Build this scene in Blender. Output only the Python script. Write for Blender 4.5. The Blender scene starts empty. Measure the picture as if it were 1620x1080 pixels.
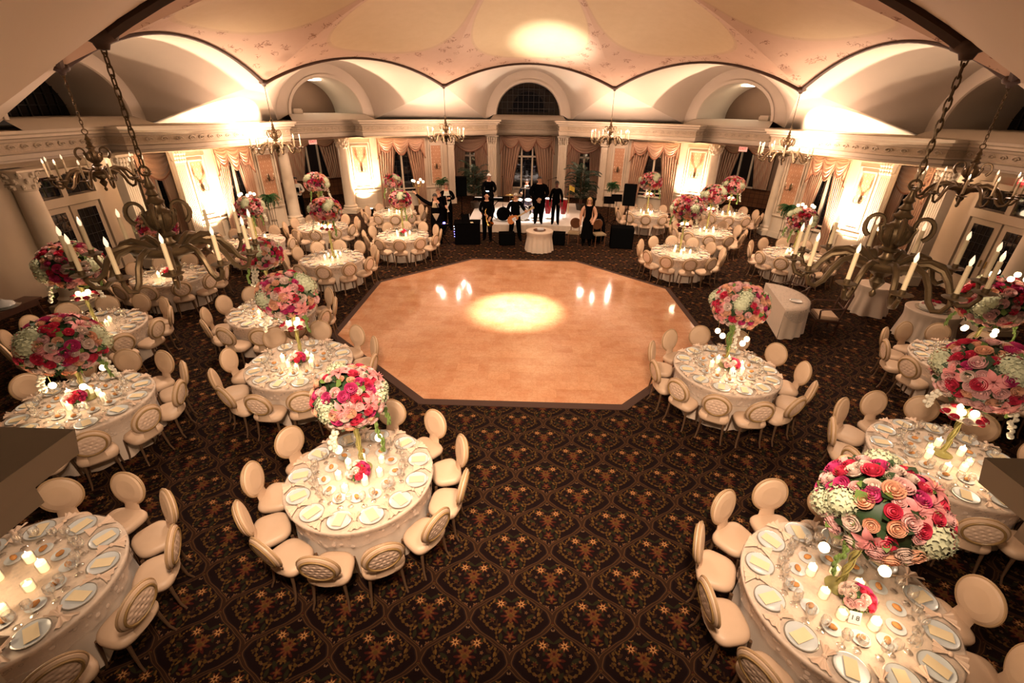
import bpy, math, random
from math import sin, cos, pi, sqrt, atan2, hypot, radians
from mathutils import Vector, Matrix
RND = random.Random(11)
SC = bpy.context.scene
COL = SC.collection
TAU = 2*pi

# ------------------------------------------------------------------ mesh builder
class MB:
    def __init__(self):
        self.v=[]; self.f=[]; self.m=[]; self.uv=None; self.M=Matrix.Identity(4)
    def add(self, vs, fs, mi=0):
        b=len(self.v)
        M=self.M
        for p in vs:
            q=M@Vector(p); self.v.append((q.x,q.y,q.z))
        for f in fs:
            self.f.append(tuple(b+i for i in f)); self.m.append(mi)
        return self
    def box(self, c, s, mi=0, rz=0.0, taper=1.0):
        cx,cy,cz=c; a,b,h=s[0]/2,s[1]/2,s[2]/2
        vs=[]
        for z,k in ((-h,1.0),(h,taper)):
            for x,y in ((-a,-b),(a,-b),(a,b),(-a,b)):
                x*=k; y*=k
                vs.append((cx+x*cos(rz)-y*sin(rz), cy+x*sin(rz)+y*cos(rz), cz+z))
        return self.add(vs,[(3,2,1,0),(4,5,6,7),(0,1,5,4),(1,2,6,5),(2,3,7,6),(3,0,4,7)],mi)
    def lathe(self, prof, n=24, c=(0,0,0), mi=0, ell=(1,1)):
        vs=[];fs=[];rings=[]
        for r,z in prof:
            if r<1e-6:
                rings.append([len(vs)]); vs.append((c[0],c[1],c[2]+z))
            else:
                rings.append(list(range(len(vs),len(vs)+n)))
                for i in range(n):
                    a=TAU*i/n
                    vs.append((c[0]+r*cos(a)*ell[0],c[1]+r*sin(a)*ell[1],c[2]+z))
        for A,B in zip(rings,rings[1:]):
            for i in range(n):
                j=(i+1)%n
                if len(A)==1 and len(B)==1: continue
                if len(A)==1: fs.append((A[0],B[j],B[i])[::-1])
                elif len(B)==1: fs.append((A[i],A[j],B[0]))
                else: fs.append((A[i],A[j],B[j],B[i]))
        return self.add(vs,fs,mi)
    def tube(self, pts, r, n=8, mi=0, closed=False, caps=True, flat=1.0):
        pts=[Vector(p) for p in pts]; N=len(pts)
        rs=r if isinstance(r,(list,tuple)) else [r]*N
        vs=[];fs=[]
        up=None
        for i,p in enumerate(pts):
            if closed: t=pts[(i+1)%N]-pts[i-1]
            else: t=pts[min(i+1,N-1)]-pts[max(i-1,0)]
            if t.length<1e-9: t=Vector((0,0,1))
            t.normalize()
            if up is None:
                up=Vector((0,0,1)) if abs(t.z)<.9 else Vector((1,0,0))
            a=up-t*up.dot(t)
            if a.length<1e-6: a=t.orthogonal()
            a.normalize(); up=a; b=t.cross(a)
            for k in range(n):
                w=TAU*k/n
                vs.append(p+a*(rs[i]*cos(w))+b*(rs[i]*flat*sin(w)))
        for i in range(N if closed else N-1):
            j=(i+1)%N
            for k in range(n):
                l=(k+1)%n
                fs.append((i*n+k,i*n+l,j*n+l,j*n+k))
        if caps and not closed:
            fs.append(tuple(range(n))[::-1]); fs.append(tuple((N-1)*n+k for k in range(n)))
        return self.add(vs,fs,mi)
    def grid(self, fn, nu, nv, mi=0, wu=False, wv=False):
        vs=[];fs=[]
        cu=nu if wu else nu+1; cv=nv if wv else nv+1
        for j in range(cv):
            for i in range(cu): vs.append(fn(i/nu,j/nv))
        for j in range(nv):
            for i in range(nu):
                a=j*cu+i; b=j*cu+(i+1)%cu; c=((j+1)%cv)*cu+(i+1)%cu; d=((j+1)%cv)*cu+i
                fs.append((a,b,c,d))
        return self.add(vs,fs,mi)
    def ball(self, c, r, nu=12, nv=8, mi=0):
        if not isinstance(r,(tuple,list)): r=(r,r,r)
        vs=[(c[0],c[1],c[2]-r[2])];fs=[]
        for j in range(1,nv):
            t=-pi/2+pi*j/nv
            for i in range(nu):
                a=TAU*i/nu
                vs.append((c[0]+r[0]*cos(t)*cos(a),c[1]+r[1]*cos(t)*sin(a),c[2]+r[2]*sin(t)))
        vs.append((c[0],c[1],c[2]+r[2])); e=len(vs)-1
        for i in range(nu):
            k=(i+1)%nu
            fs.append((0,1+k,1+i)); fs.append((e,1+(nv-2)*nu+i,1+(nv-2)*nu+k))
        for j in range(nv-2):
            for i in range(nu):
                k=(i+1)%nu
                fs.append((1+j*nu+i,1+j*nu+k,1+(j+1)*nu+k,1+(j+1)*nu+i))
        return self.add(vs,fs,mi)
    def prism(self, poly, z0, z1, mi=0):
        n=len(poly)
        vs=[(x,y,z0) for x,y in poly]+[(x,y,z1) for x,y in poly]
        fs=[tuple(range(n))[::-1],tuple(range(n,2*n))]+[(i,(i+1)%n,n+(i+1)%n,n+i) for i in range(n)]
        return self.add(vs,fs,mi)
    def mesh(self, name, mats, smooth=35):
        me=bpy.data.meshes.new(name)
        me.from_pydata(self.v,[],self.f)
        for m in (mats if isinstance(mats,(list,tuple)) else [mats]): me.materials.append(m)
        me.polygons.foreach_set('material_index',self.m)
        me.polygons.foreach_set('use_smooth',[bool(smooth)]*len(self.f))
        me.update()
        if smooth and smooth<180: me.set_sharp_from_angle(angle=radians(smooth))
        return me

def ob(name, mesh, parent=None, loc=(0,0,0), rz=0.0, rot=None, scale=None):
    o=bpy.data.objects.new(name,mesh); COL.objects.link(o)
    o.location=loc
    if rot is not None: o.rotation_euler=rot
    elif rz: o.rotation_euler=(0,0,rz)
    if scale: o.scale=scale if isinstance(scale,(tuple,list)) else (scale,)*3
    if parent is not None: o.parent=parent
    return o
def tag(o,label,cat,group=None,kind=None):
    o['label']=label; o['category']=cat
    if group: o['group']=group
    if kind: o['kind']=kind
    return o
def thing(name,label,cat,loc=(0,0,0),rz=0.0,group=None):
    o=ob(name,None,None,loc,rz); o.empty_display_size=.1
    return tag(o,label,cat,group)
def struct(name,mesh,parent=None,loc=(0,0,0),rz=0.0,label=None):
    o=ob(name,mesh,parent,loc,rz)
    if parent is None: o['kind']='structure'
    if label: o['label']=label
    return o
def sempty(name,loc=(0,0,0),rz=0.0):
    o=ob(name,None,None,loc,rz); o['kind']='structure'; return o
def dup(root, loc, rz, label=None, group=None, scale=None):
    r=root.copy(); COL.objects.link(r); r.location=loc; r.rotation_euler=(0,0,rz)
    if label: r['label']=label
    if group: r['group']=group
    if scale: r.scale=(scale,)*3
    for ch in KIDS.get(root.name,()):
        c=ch.copy(); COL.objects.link(c); c.parent=r
        for g in KIDS.get(ch.name,()):
            d=g.copy(); COL.objects.link(d); d.parent=c
    return r
KIDS={}
def index_kids(root):
    def rec(o):
        KIDS[o.name]=[c for c in bpy.data.objects if c.parent is o]
        for c in KIDS[o.name]: rec(c)
    rec(root)

# ------------------------------------------------------------------ materials
def nodes(name):
    m=bpy.data.materials.new(name); m.use_nodes=True
    nt=m.node_tree; b=nt.nodes['Principled BSDF']
    return m,nt,b
def rgba(c): return (c[0],c[1],c[2],1.0)
def pmat(name,col,rough=.5,metal=0.0,vary=.12,scale=14.0,bump=0.0,emit=None,estr=0.0,sheen=0.0,coat=0.0,spec=.5,trans=0.0,coords='Object'):
    m,nt,b=nodes(name)
    L=nt.links
    tc=nt.nodes.new('ShaderNodeTexCoord'); nz=nt.nodes.new('ShaderNodeTexNoise')
    nz.inputs['Scale'].default_value=scale; nz.inputs['Detail'].default_value=4
    L.new(tc.outputs[coords],nz.inputs['Vector'])
    if vary>0:
        mx=nt.nodes.new('ShaderNodeMix'); mx.data_type='RGBA'
        mx.inputs[6].default_value=rgba([max(0,c*(1-vary)) for c in col]); mx.inputs[7].default_value=rgba([min(1,c*(1+vary)) for c in col])
        L.new(nz.outputs['Fac'],mx.inputs[0]); L.new(mx.outputs[2],b.inputs['Base Color'])
    else: b.inputs['Base Color'].default_value=rgba(col)
    b.inputs['Roughness'].default_value=rough; b.inputs['Metallic'].default_value=metal
    b.inputs['Specular IOR Level'].default_value=(.0 if name.startswith('black_') else spec)
    if sheen: b.inputs['Sheen Weight'].default_value=sheen
    if coat: b.inputs['Coat Weight'].default_value=coat; b.inputs['Coat Roughness'].default_value=.05
    if trans: b.inputs['Transmission Weight'].default_value=trans
    if bump:
        bp=nt.nodes.new('ShaderNodeBump'); bp.inputs['Strength'].default_value=bump; bp.inputs['Distance'].default_value=.01
        L.new(nz.outputs['Fac'],bp.inputs['Height']); L.new(bp.outputs['Normal'],b.inputs['Normal'])
    if emit:
        b.inputs['Emission Color'].default_value=rgba(emit); b.inputs['Emission Strength'].default_value=estr
        m.cycles.emission_sampling='NONE'
    return m
def glassmat(name,tint=(1,1,1),gl=.16):
    m,nt,b=nodes(name); nt.nodes.remove(b); L=nt.links
    out=nt.nodes['Material Output']
    t=nt.nodes.new('ShaderNodeBsdfTransparent'); t.inputs[0].default_value=rgba(tint)
    g=nt.nodes.new('ShaderNodeBsdfGlossy'); g.inputs['Roughness'].default_value=.06
    lw=nt.nodes.new('ShaderNodeLayerWeight'); lw.inputs[0].default_value=.35
    mp=nt.nodes.new('ShaderNodeMapRange'); mp.inputs[3].default_value=gl*.5; mp.inputs[4].default_value=min(1,gl*5)
    L.new(lw.outputs['Facing'],mp.inputs[0])
    mx=nt.nodes.new('ShaderNodeMixShader'); L.new(mp.outputs[0],mx.inputs[0]); L.new(t.outputs[0],mx.inputs[1]); L.new(g.outputs[0],mx.inputs[2])
    L.new(mx.outputs[0],out.inputs[0]); return m

class X:
    """tiny expression layer over shader math nodes"""
    nt=None
    def __init__(s,sock): s.s=sock
    @staticmethod
    def op(o,*a,clamp=False):
        n=X.nt.nodes.new('ShaderNodeMath'); n.operation=o; n.use_clamp=clamp
        for i,x in enumerate(a):
            if isinstance(x,X): X.nt.links.new(x.s,n.inputs[i])
            else: n.inputs[i].default_value=float(x)
        return X(n.outputs[0])
    def __add__(s,o): return X.op('ADD',s,o)
    __radd__=__add__
    def __sub__(s,o): return X.op('SUBTRACT',s,o)
    def __rsub__(s,o): return X.op('SUBTRACT',o,s)
    def __mul__(s,o): return X.op('MULTIPLY',s,o)
    __rmul__=__mul__
    def __truediv__(s,o): return X.op('DIVIDE',s,o)
    def __lt__(s,o): return X.op('LESS_THAN',s,o)
    def __gt__(s,o): return X.op('GREATER_THAN',s,o)
def xabs(a): return X.op('ABSOLUTE',a)
def xsin(a): return X.op('SINE',a)
def xcos(a): return X.op('COSINE',a)
def xmin(a,b): return X.op('MINIMUM',a,b)
def xmax(a,b): return X.op('MAXIMUM',a,b)
def xround(a): return X.op('FLOOR',a+.5)
def xhyp(a,b): return X.op('SQRT',a*a+b*b)
def xatan(a,b): return X.op('ARCTAN2',a,b)
def xstep(d,w=.006):   # 1 where d<0, soft edge
    return X.op('MULTIPLY_ADD',d,-1.0/w,.5,clamp=True)
def xmix(a,b,f):
    n=X.nt.nodes.new('ShaderNodeMix'); n.data_type='RGBA'
    for i,x in ((6,a),(7,b)):
        if isinstance(x,X): X.nt.links.new(x.s,n.inputs[i])
        else: n.inputs[i].default_value=rgba(x)
    if isinstance(f,X): X.nt.links.new(f.s,n.inputs[0])
    else: n.inputs[0].default_value=f
    return X(n.outputs[2])
def xnoise(vec,scale,detail=3,rough=.5):
    n=X.nt.nodes.new('ShaderNodeTexNoise'); n.inputs['Scale'].default_value=scale; n.inputs['Detail'].default_value=detail; n.inputs['Roughness'].default_value=rough
    X.nt.links.new(vec,n.inputs['Vector']); return X(n.outputs['Fac'])
def xcoord(kind='Object'):
    tc=X.nt.nodes.new('ShaderNodeTexCoord'); sp=X.nt.nodes.new('ShaderNodeSeparateXYZ')
    X.nt.links.new(tc.outputs[kind],sp.inputs[0])
    return tc.outputs[kind],X(sp.outputs[0]),X(sp.outputs[1]),X(sp.outputs[2])

def carpet_mat():
    m,nt,b=nodes('carpet_wool'); X.nt=nt
    vec,x,y,z=xcoord('Object')
    W,H=.915,.87
    u=(x-.41)*(1/W); v=(y-3.5)*(1/H)
    U=u-xround(u); V=v-xround(v)
    a=xabs(U)
    bd=.25*(1+xcos(v*TAU))
    d=a-bd
    inA=d<0
    V2=(v+.5)-xround(v+.5)
    lu=inA*a+(1-inA)*(.5-a)
    lv=inA*V+(1-inA)*V2
    Xc=lu*W; Yc=lv*H
    base=(.0045,.0014,.0012)
    nz=xnoise(vec,60.0,2)
    col=xmix(base,(.009,.0025,.002),nz)
    gold=(0.0620,0.0288,0.0070); gold2=(0.0942,0.0422,0.0099); org=(0.0843,0.0238,0.0084); rust=(0.0372,0.0059,0.0034); grn=(0.0149,0.0119,0.0045); cream=(0.1141,0.0595,0.0298); brn=(0.0238,0.0094,0.0040)
    def dist(cx,cy): return xhyp(Xc-cx,Yc-cy)
    def put(col,c,mask): return xmix(col,c,mask)
    def flower(col,cx,cy,r,n,c1,c2,c3=None,ph=0.0):
        dx=Xc-cx; dy=Yc-cy; q=xhyp(dx,dy); an=xatan(dy,dx)
        rr=(.72+.28*xcos(an*n+ph))*r
        col=put(col,c1,xstep(q-rr,.008)); 
        col=put(col,c2,xstep(q-rr*.62,.008))
        if c3: col=put(col,c3,xstep(q-r*.2,.006))
        return col
    def leaf(col,cx,cy,ang,L,w,c):
        dx=Xc-cx; dy=Yc-cy
        p=dx*cos(ang)+dy*sin(ang); q=dy*cos(ang)-dx*sin(ang)
        e=(p*(1/L))*(p*(1/L))+xabs(q)*(1/w)
        return put(col,c,xstep(e-1.0,.25))
    def arc(col,cx,cy,R,w,c,lo,hi,waves=0):
        dx=Xc-cx; dy=Yc-cy; q=xhyp(dx,dy); an=xatan(dy,dx)
        win=(an>lo)*(an<hi)
        ww=w*(.55+.45*xcos(an*waves)) if waves else w
        return put(col,c,xstep(xabs(q-R)-ww,.005)*win)
    # leafy scrolls
    col=arc(col,.13,.06,.185,.017,gold,-2.3,1.25,22)
    col=arc(col,.17,.11,.075,.011,gold2,-.4,3.0,16)
    col=arc(col,.0,-.16,.15,.013,gold,-1.35,.75,20)
    col=arc(col,.09,-.05,.06,.008,brn,-3.0,.6)
    col=leaf(col,.21,.02,.6,.06,.024,grn); col=leaf(col,.15,.17,1.2,.055,.024,grn); col=leaf(col,.09,.10,2.2,.05,.02,grn)
    col=leaf(col,.05,-.13,.9,.06,.022,grn); col=leaf(col,.10,-.20,1.6,.05,.02,grn); col=leaf(col,.24,.09,-.6,.04,.018,brn)
    col=leaf(col,.06,.22,.5,.08,.018,grn); col=leaf(col,.16,.24,2.8,.05,.016,grn)
    # corner scroll crowns
    col=arc(col,.05,.30,.045,.007,cream,-.6,2.9)
    col=arc(col,.10,.27,.03,.006,gold2,-2.6,1.6)
    # filler sprigs
    for cx,cy,an,c in ((.27,.12,.9,gold),(.30,.06,1.4,gold2),(.25,-.06,-.5,gold),(.19,.20,1.9,gold2),(.07,.14,1.0,gold),(.04,-.24,.4,gold),(.11,-.14,2.2,gold2),(.16,-.07,.2,brn),(.34,.09,1.2,brn),(.08,-.36,.8,gold),(.13,.33,.3,grn),(.21,.29,2.4,brn)):
        col=leaf(col,cx,cy,an,.032,.011,c)
    for cx,cy,r_ in ((.17,.07,.020),(.26,.02,.016),(.13,-.25,.016),(.06,.17,.016),(.19,-.12,.014)):
        col=flower(col,cx,cy,r_,5,cream,org)
    # blooms
    col=flower(col,.115,.165,.062,7,org,(.36,.17,.06),rust)
    col=flower(col,.20,-.02,.034,6,gold,rust)
    col=flower(col,.0,-.19,.062,5,rust,org,gold2,1.2)
    col=flower(col,.0,.03,.115,9,rust,org,gold,.6)
    col=flower(col,.0,.085,.07,7,gold2,org,rust,.4)
    col=flower(col,.0,-.075,.045,5,gold2,gold,None,1.5)
    col=flower(col,.055,-.30,.030,5,cream,org,None,.5)
    col=flower(col,.0,-.345,.034,5,cream,org,None,-1.57)
    col=flower(col,.33,.0,.030,4,gold,brn)
    # ogee ribbon
    wig=xsin(v*TAU*7)*.006
    ad=xabs(d+wig)
    col=put(col,(.012,.006,.005),xstep(ad-.050,.01))
    col=put(col,brn,xstep(ad-.040,.008))
    col=put(col,(.07,.03,.012),xstep(xabs(ad-.026)-.005,.006))
    col=flower(col,.0,.40,.05,6,brn,gold,rust)
    fine=xnoise(vec,420.0,1)
    col2=X.nt.nodes.new('ShaderNodeMix'); col2.data_type='RGBA'; col2.blend_type='MULTIPLY'; col2.inputs[0].default_value=.45
    nt.links.new(col.s,col2.inputs[6])
    cr=nt.nodes.new('ShaderNodeCombineColor')
    for i in range(3): nt.links.new((fine*1.4+.25).s,cr.inputs[i])
    nt.links.new(cr.outputs[0],col2.inputs[7])
    nt.links.new(col2.outputs[2],b.inputs['Base Color'])
    b.inputs['Roughness'].default_value=.95; b.inputs['Specular IOR Level'].default_value=.1
    b.inputs['Sheen Weight'].default_value=.0
    return m

def marble_mat():
    m,nt,b=nodes('polished_marble'); X.nt=nt
    vec,x,y,z=xcoord('Object')
    br=nt.nodes.new('ShaderNodeTexBrick'); nt.links.new(vec,br.inputs['Vector'])
    br.offset=.5; br.inputs['Scale'].default_value=1.0; br.inputs['Brick Width'].default_value=.46; br.inputs['Row Height'].default_value=.305
    br.inputs['Mortar Size'].default_value=.0022; br.inputs['Color1'].default_value=(.52,.215,.105,1); br.inputs['Color2'].default_value=(.62,.29,.15,1); br.inputs['Mortar'].default_value=(.42,.20,.08,1)
    n1=xnoise(vec,2.2,6,.65); n2=xnoise(vec,9.0,6,.7)
    vein=xstep(xabs(n2-.5)-.018,.03)
    c=xmix(X(br.outputs['Color']),(.68,.38,.22),xstep(.52-n1,.25)*.55)
    c=xmix(c,(.36,.13,.04),vein*.38)
    nt.links.new(c.s,b.inputs['Base Color'])
    b.inputs['Roughness'].default_value=.09; b.inputs['Specular IOR Level'].default_value=.38
    return m

def dome_mat():
    m,nt,b=nodes('painted_dome_plaster'); X.nt=nt
    vec,uu,vv,_=xcoord('UV')
    ovec,x,y,z=xcoord('Object')
    s=uu*2-1; t=vv
    e=(s*(1/.93))*(s*(1/.93))+((t-.52)*(1/.47))*((t-.52)*(1/.47))
    n=xnoise(ovec,3.0,5,.6)
    field=xmix((.62,.44,.24),(.70,.52,.31),n)
    pink=xmix((.58,.37,.25),(.65,.43,.30),n)
    inside=xstep(e-1.0,.10)
    # painted sprigs: short squiggles inside scattered cells
    vo=nt.nodes.new('ShaderNodeTexVoronoi'); vo.inputs['Scale'].default_value=2.0; nt.links.new(ovec,vo.inputs['Vector'])
    sp=nt.nodes.new('ShaderNodeSeparateColor'); nt.links.new(vo.outputs['Color'],sp.inputs[0])
    n3=xnoise(ovec,6.5,1,.4)
    st=xstep(xabs(n3-.5)-.030,.015)*xstep(X(vo.outputs['Distance'])-.36,.05)*(X(sp.outputs[0])>.12)
    lf=xstep(xabs(xnoise(ovec,15.0,1,.4)-.5)-.030,.015)*xstep(X(vo.outputs['Distance'])-.25,.05)*(X(sp.outputs[1])>.1)
    vine=xmax(st,lf)*xstep(1.0-e,.08)*.8
    col=xmix(pink,field,inside)
    col=xmix(col,(.22,.08,.035),vine)
    col=xmix(col,(.52,.34,.20),xstep(xabs(e-1.0)-.03,.02)*.35)
    nt.links.new(col.s,b.inputs['Base Color']); b.inputs['Roughness'].default_value=.75
    return m

def damask_mat(name,c1,c2,sx=.22,sz=.34):
    m,nt,b=nodes(name); X.nt=nt
    vec,x,y,z=xcoord('Object')
    u=x*(1/sx); v=z*(1/sz)
    U=u-xround(u); V=v-xround(v)
    a=xabs(U); bd=.25*(1+xcos(v*TAU)); d=xabs(a-bd)
    q=xhyp(U,V*1.2); an=xatan(V,U)
    f=xstep(q-(.2+.07*xcos(an*6)),.03)
    U2=.5-a; V2=(v+.5)-xround(v+.5); q2=xhyp(U2,V2*1.2); an2=xatan(V2,U2)
    f2=xstep(q2-(.2+.07*xcos(an2*6)),.03)
    msk=xmax(xmax(f,f2),xstep(d-.05,.03))
    col=xmix(c1,c2,msk)
    nt.links.new(col.s,b.inputs['Base Color']); b.inputs['Roughness'].default_value=.6
    return m

def brickwood_mat():
    m,nt,b=nodes('panelled_wainscot'); X.nt=nt
    vec,x,y,z=xcoord('Object')
    br=nt.nodes.new('ShaderNodeTexBrick')
    mp=nt.nodes.new('ShaderNodeMapping'); mp.inputs['Rotation'].default_value=(pi/2,0,0); nt.links.new(vec,mp.inputs[0]); nt.links.new(mp.outputs[0],br.inputs['Vector'])
    br.offset=0; br.inputs['Scale'].default_value=1; br.inputs['Brick Width'].default_value=.26; br.inputs['Row Height'].default_value=.24; br.inputs['Mortar Size'].default_value=.012
    br.inputs['Color1'].default_value=(.16,.06,.025,1); br.inputs['Color2'].default_value=(.20,.08,.03,1); br.inputs['Mortar'].default_value=(.06,.022,.01,1)
    nt.links.new(br.outputs['Color'],b.inputs['Base Color']); b.inputs['Roughness'].default_value=.45
    return m

def lace_mat():
    m,nt,b=nodes('ivory_lace'); X.nt=nt
    vec,x,y,z=xcoord('Object')
    n=xnoise(vec,26.0,3,.6); vo=nt.nodes.new('ShaderNodeTexVoronoi'); vo.inputs['Scale'].default_value=13.0; nt.links.new(vec,vo.inputs['Vector'])
    fl=xstep(X(vo.outputs['Distance'])-.33,.12)
    drop=xstep(z-.70,.10)
    al=X.op('ADD',.10+fl*.10+drop*(.15+fl*.35),(n-.5)*.25,clamp=True)
    b.inputs['Base Color'].default_value=(.80,.62,.50,1); b.inputs['Roughness'].default_value=.8
    nt.links.new(al.s,b.inputs['Alpha'])
    bp=nt.nodes.new('ShaderNodeBump'); bp.inputs['Strength'].default_value=.4; bp.inputs['Distance'].default_value=.01
    nt.links.new(fl.s,bp.inputs['Height']); nt.links.new(bp.outputs[0],b.inputs['Normal'])
    return m

def curtain_mat():
    m,nt,b=nodes('striped_silk_curtain'); X.nt=nt
    vec,x,y,z=xcoord('Object')
    s=xsin(x*70.0); f=xstep(s-.2,.5)
    col=xmix((.50,.25,.15),(.62,.38,.24),f)
    nt.links.new(col.s,b.inputs['Base Color']); b.inputs['Roughness'].default_value=.5; b.inputs['Sheen Weight'].default_value=.2
    return m

M={}
M['carpet']=carpet_mat(); M['marble']=marble_mat(); M['dome']=dome_mat()
M['border']=pmat('brown_carpet_border',(.055,.022,.012),.9,vary=.2,scale=60)
M['cream']=pmat('cream_wall_paint',(.72,.54,.37),.55,vary=.04,scale=3)
M['white']=pmat('ivory_plaster',(.76,.62,.48),.7,vary=.04,scale=2)
M['stone']=pmat('cast_plaster_moulding',(.74,.59,.43),.6,vary=.06,scale=8,bump=.1)
M['relief']=pmat('carved_plaster_relief',(.60,.45,.30),.6,vary=.25,scale=25,bump=.5)
M['damask']=damask_mat('damask_wall_fabric',(.56,.25,.12),(.68,.40,.24))
M['curtain']=curtain_mat(); M['swag']=pmat('rose_silk_swag',(.58,.32,.19),.42,vary=.12,scale=30,sheen=.3)
M['fringe']=pmat('bullion_fringe',(.38,.15,.08),.8,vary=.3,scale=90)
M['wain']=brickwood_mat()
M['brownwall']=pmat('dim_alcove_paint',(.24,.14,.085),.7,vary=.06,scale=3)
M['black_glass']=pmat('night_window_glass',(.008,.008,.010),.03,vary=0,spec=.7)
M['lead']=pmat('window_lead_bars',(.03,.025,.02),.5,vary=.1)
M['trimdark']=pmat('dark_arch_trim',(.06,.025,.012),.6,vary=.2,scale=20)
M['bronze']=pmat('aged_bronze',(.115,.075,.036),.42,.75,vary=.35,scale=20,bump=.1)
M['gold']=pmat('gilt_metal',(.55,.36,.12),.35,.8,vary=.15)
M['candleivory']=pmat('ivory_candle_sleeve',(.62,.48,.29),.5,vary=.05)
M['bulb']=pmat('candle_bulb_glow',(1,.8,.55),.2,vary=0,emit=(1,.78,.52),estr=.55)
M['flame']=pmat('candle_flame',(1,.8,.4),.3,vary=0,emit=(1,.70,.32),estr=22)
M['wax']=pmat('lit_candle_wax',(.9,.78,.6),.5,vary=.03,emit=(1,.66,.30),estr=1.3)
M['globe']=pmat('frosted_votive_glass',(.9,.8,.65),.3,vary=.03,emit=(1,.74,.42),estr=3.2)
M['seat']=pmat('cream_chair_leather',(.66,.44,.29),.5,vary=.05,scale=9,bump=.05)
M['tuft']=pmat('tufted_chair_fabric',(.84,.58,.42),.6,vary=.10,scale=25,bump=.1)
M['piping']=pmat('tan_chair_piping',(.44,.27,.14),.5,vary=.1)
M['goldrim']=pmat('antique_gold_rim',(.34,.20,.075),.45,vary=.1)
M['chairleg']=pmat('brushed_chair_leg',(.20,.11,.06),.35,.5,vary=.1)
M['cloth']=pmat('satin_tablecloth',(.76,.57,.43),.5,vary=.05,scale=8,sheen=.2)
M['lace']=lace_mat()
M['plate']=pmat('pale_porcelain',(.62,.62,.61),.22,vary=.02,spec=.6)
M['rim']=pmat('silver_plate_rim',(.5,.45,.38),.25,.6,vary=.05)
M['menu']=pmat('cream_menu_card',(.80,.62,.38),.8,vary=.03)
M['napkin']=pmat('blush_napkin',(.74,.52,.38),.8,vary=.08,scale=20)
M['ink']=pmat('black_print',(.02,.02,.02),.6,vary=0)
M['paper']=pmat('white_card',(.72,.68,.66),.8,vary=.02)
M['glass']=glassmat('clear_stemware')
M['bread']=pmat('bread_roll_crust',(.52,.22,.06),.7,vary=.25,scale=30,bump=.2)
M['leaf']=pmat('dark_green_foliage',(.025,.055,.015),.55,vary=.4,scale=12)
M['leaf2']=pmat('light_green_foliage',(.16,.24,.05),.6,vary=.3,scale=12)
M['rose_red']=pmat('crimson_rose',(.66,.03,.07),.6,vary=.25,scale=25)
M['rose_magenta']=pmat('magenta_bloom',(.58,.035,.15),.6,vary=.25,scale=25)
M['rose_coral']=pmat('coral_rose',(.92,.42,.25),.6,vary=.12,scale=25)
M['rose_pink']=pmat('pink_rose',(.92,.46,.42),.6,vary=.12,scale=25)
M['rose_pale']=pmat('pale_blush_rose',(.86,.60,.48),.6,vary=.1,scale=25)
M['lily']=pmat('pink_lily',(.82,.28,.27),.55,vary=.2,scale=18)
M['hyd']=pmat('green_white_hydrangea',(.66,.66,.42),.7,vary=.25,scale=30)
M['stock']=pmat('white_stock_blossom',(.85,.76,.60),.7,vary=.1)
M['stemgold']=pmat('gilded_green_stem',(.28,.24,.07),.5,.2,vary=.3,scale=20)
M['black']=pmat('black_cloth',(.0035,.003,.003),.8,vary=.25,scale=20)
M['blackhard']=pmat('black_equipment_shell',(.004,.0035,.0035),.6,vary=.1)
M['grille']=pmat('black_speaker_grille',(.004,.004,.004),.8,0,vary=.4,scale=160)
M['skin']=pmat('skin_tone',(.60,.30,.18),.55,vary=.06)
M['skindark']=pmat('deep_skin_tone',(.12,.05,.028),.5,vary=.06)
M['shirt']=pmat('white_shirt',(.7,.62,.5),.8,vary=.05)
M['shirt_tan']=pmat('tan_shirt',(.42,.30,.18),.8,vary=.05)
M['hairgrey']=pmat('grey_hair',(.55,.48,.40),.8,vary=.2,scale=60)
M['hairdark']=pmat('dark_hair',(.02,.012,.008),.6,vary=.3,scale=60)
M['hairblond']=pmat('blonde_hair',(.50,.28,.10),.6,vary=.2,scale=60)
M['hairbrown']=pmat('brown_hair',(.10,.045,.02),.6,vary=.2,scale=60)
M['chrome']=pmat('polished_chrome',(.75,.72,.70),.15,1.0,vary=.02)
M['drumwhite']=pmat('white_drum_head',(.82,.80,.80),.4,vary=.03)
M['drumshell']=pmat('silver_sparkle_shell',(.30,.27,.40),.25,.6,vary=.2,scale=120)
M['congared']=pmat('red_lacquer_shell',(.42,.012,.025),.25,vary=.1,coat=.5)
M['brass']=pmat('lacquered_brass',(.70,.38,.10),.25,.9,vary=.08)
M['guitar']=pmat('amber_guitar_body',(.65,.20,.05),.25,vary=.15,coat=.4)
M['maple']=pmat('maple_neck',(.62,.42,.20),.4,vary=.1)
M['stagetop']=pmat('pale_stage_carpet',(.78,.70,.64),.85,vary=.08,scale=20)
M['wood']=pmat('dark_carved_wood',(.075,.026,.012),.4,vary=.3,scale=10)
M['woodmid']=pmat('mahogany_wood',(.14,.05,.02),.35,vary=.3,scale=8)
M['fern']=pmat('fern_frond_green',(.03,.10,.025),.55,vary=.4,scale=10)
M['palm']=pmat('palm_leaf_green',(.010,.030,.010),.55,vary=.4,scale=10)
M['pot']=pmat('dark_planter',(.06,.04,.025),.5,vary=.2)
M['exit_pink']=pmat('lit_sign_face',(.85,.45,.36),.5,vary=0,emit=(1,.42,.30),estr=.5)
M['exit_red']=pmat('red_lit_sign_face',(.6,.02,.02),.4,vary=0,emit=(1,.03,.03),estr=1.6)
M['exit_letter']=pmat('sign_lettering',(.75,.02,.02),.5,vary=0,emit=(1,.05,.03),estr=.25)
M['panel_light']=pmat('ceiling_light_panel',(1,.95,.85),.5,vary=0,emit=(1,.88,.68),estr=6)
M['led_blue']=pmat('blue_led',(.1,.1,1),.4,vary=0,emit=(.12,.10,1),estr=14)
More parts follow.
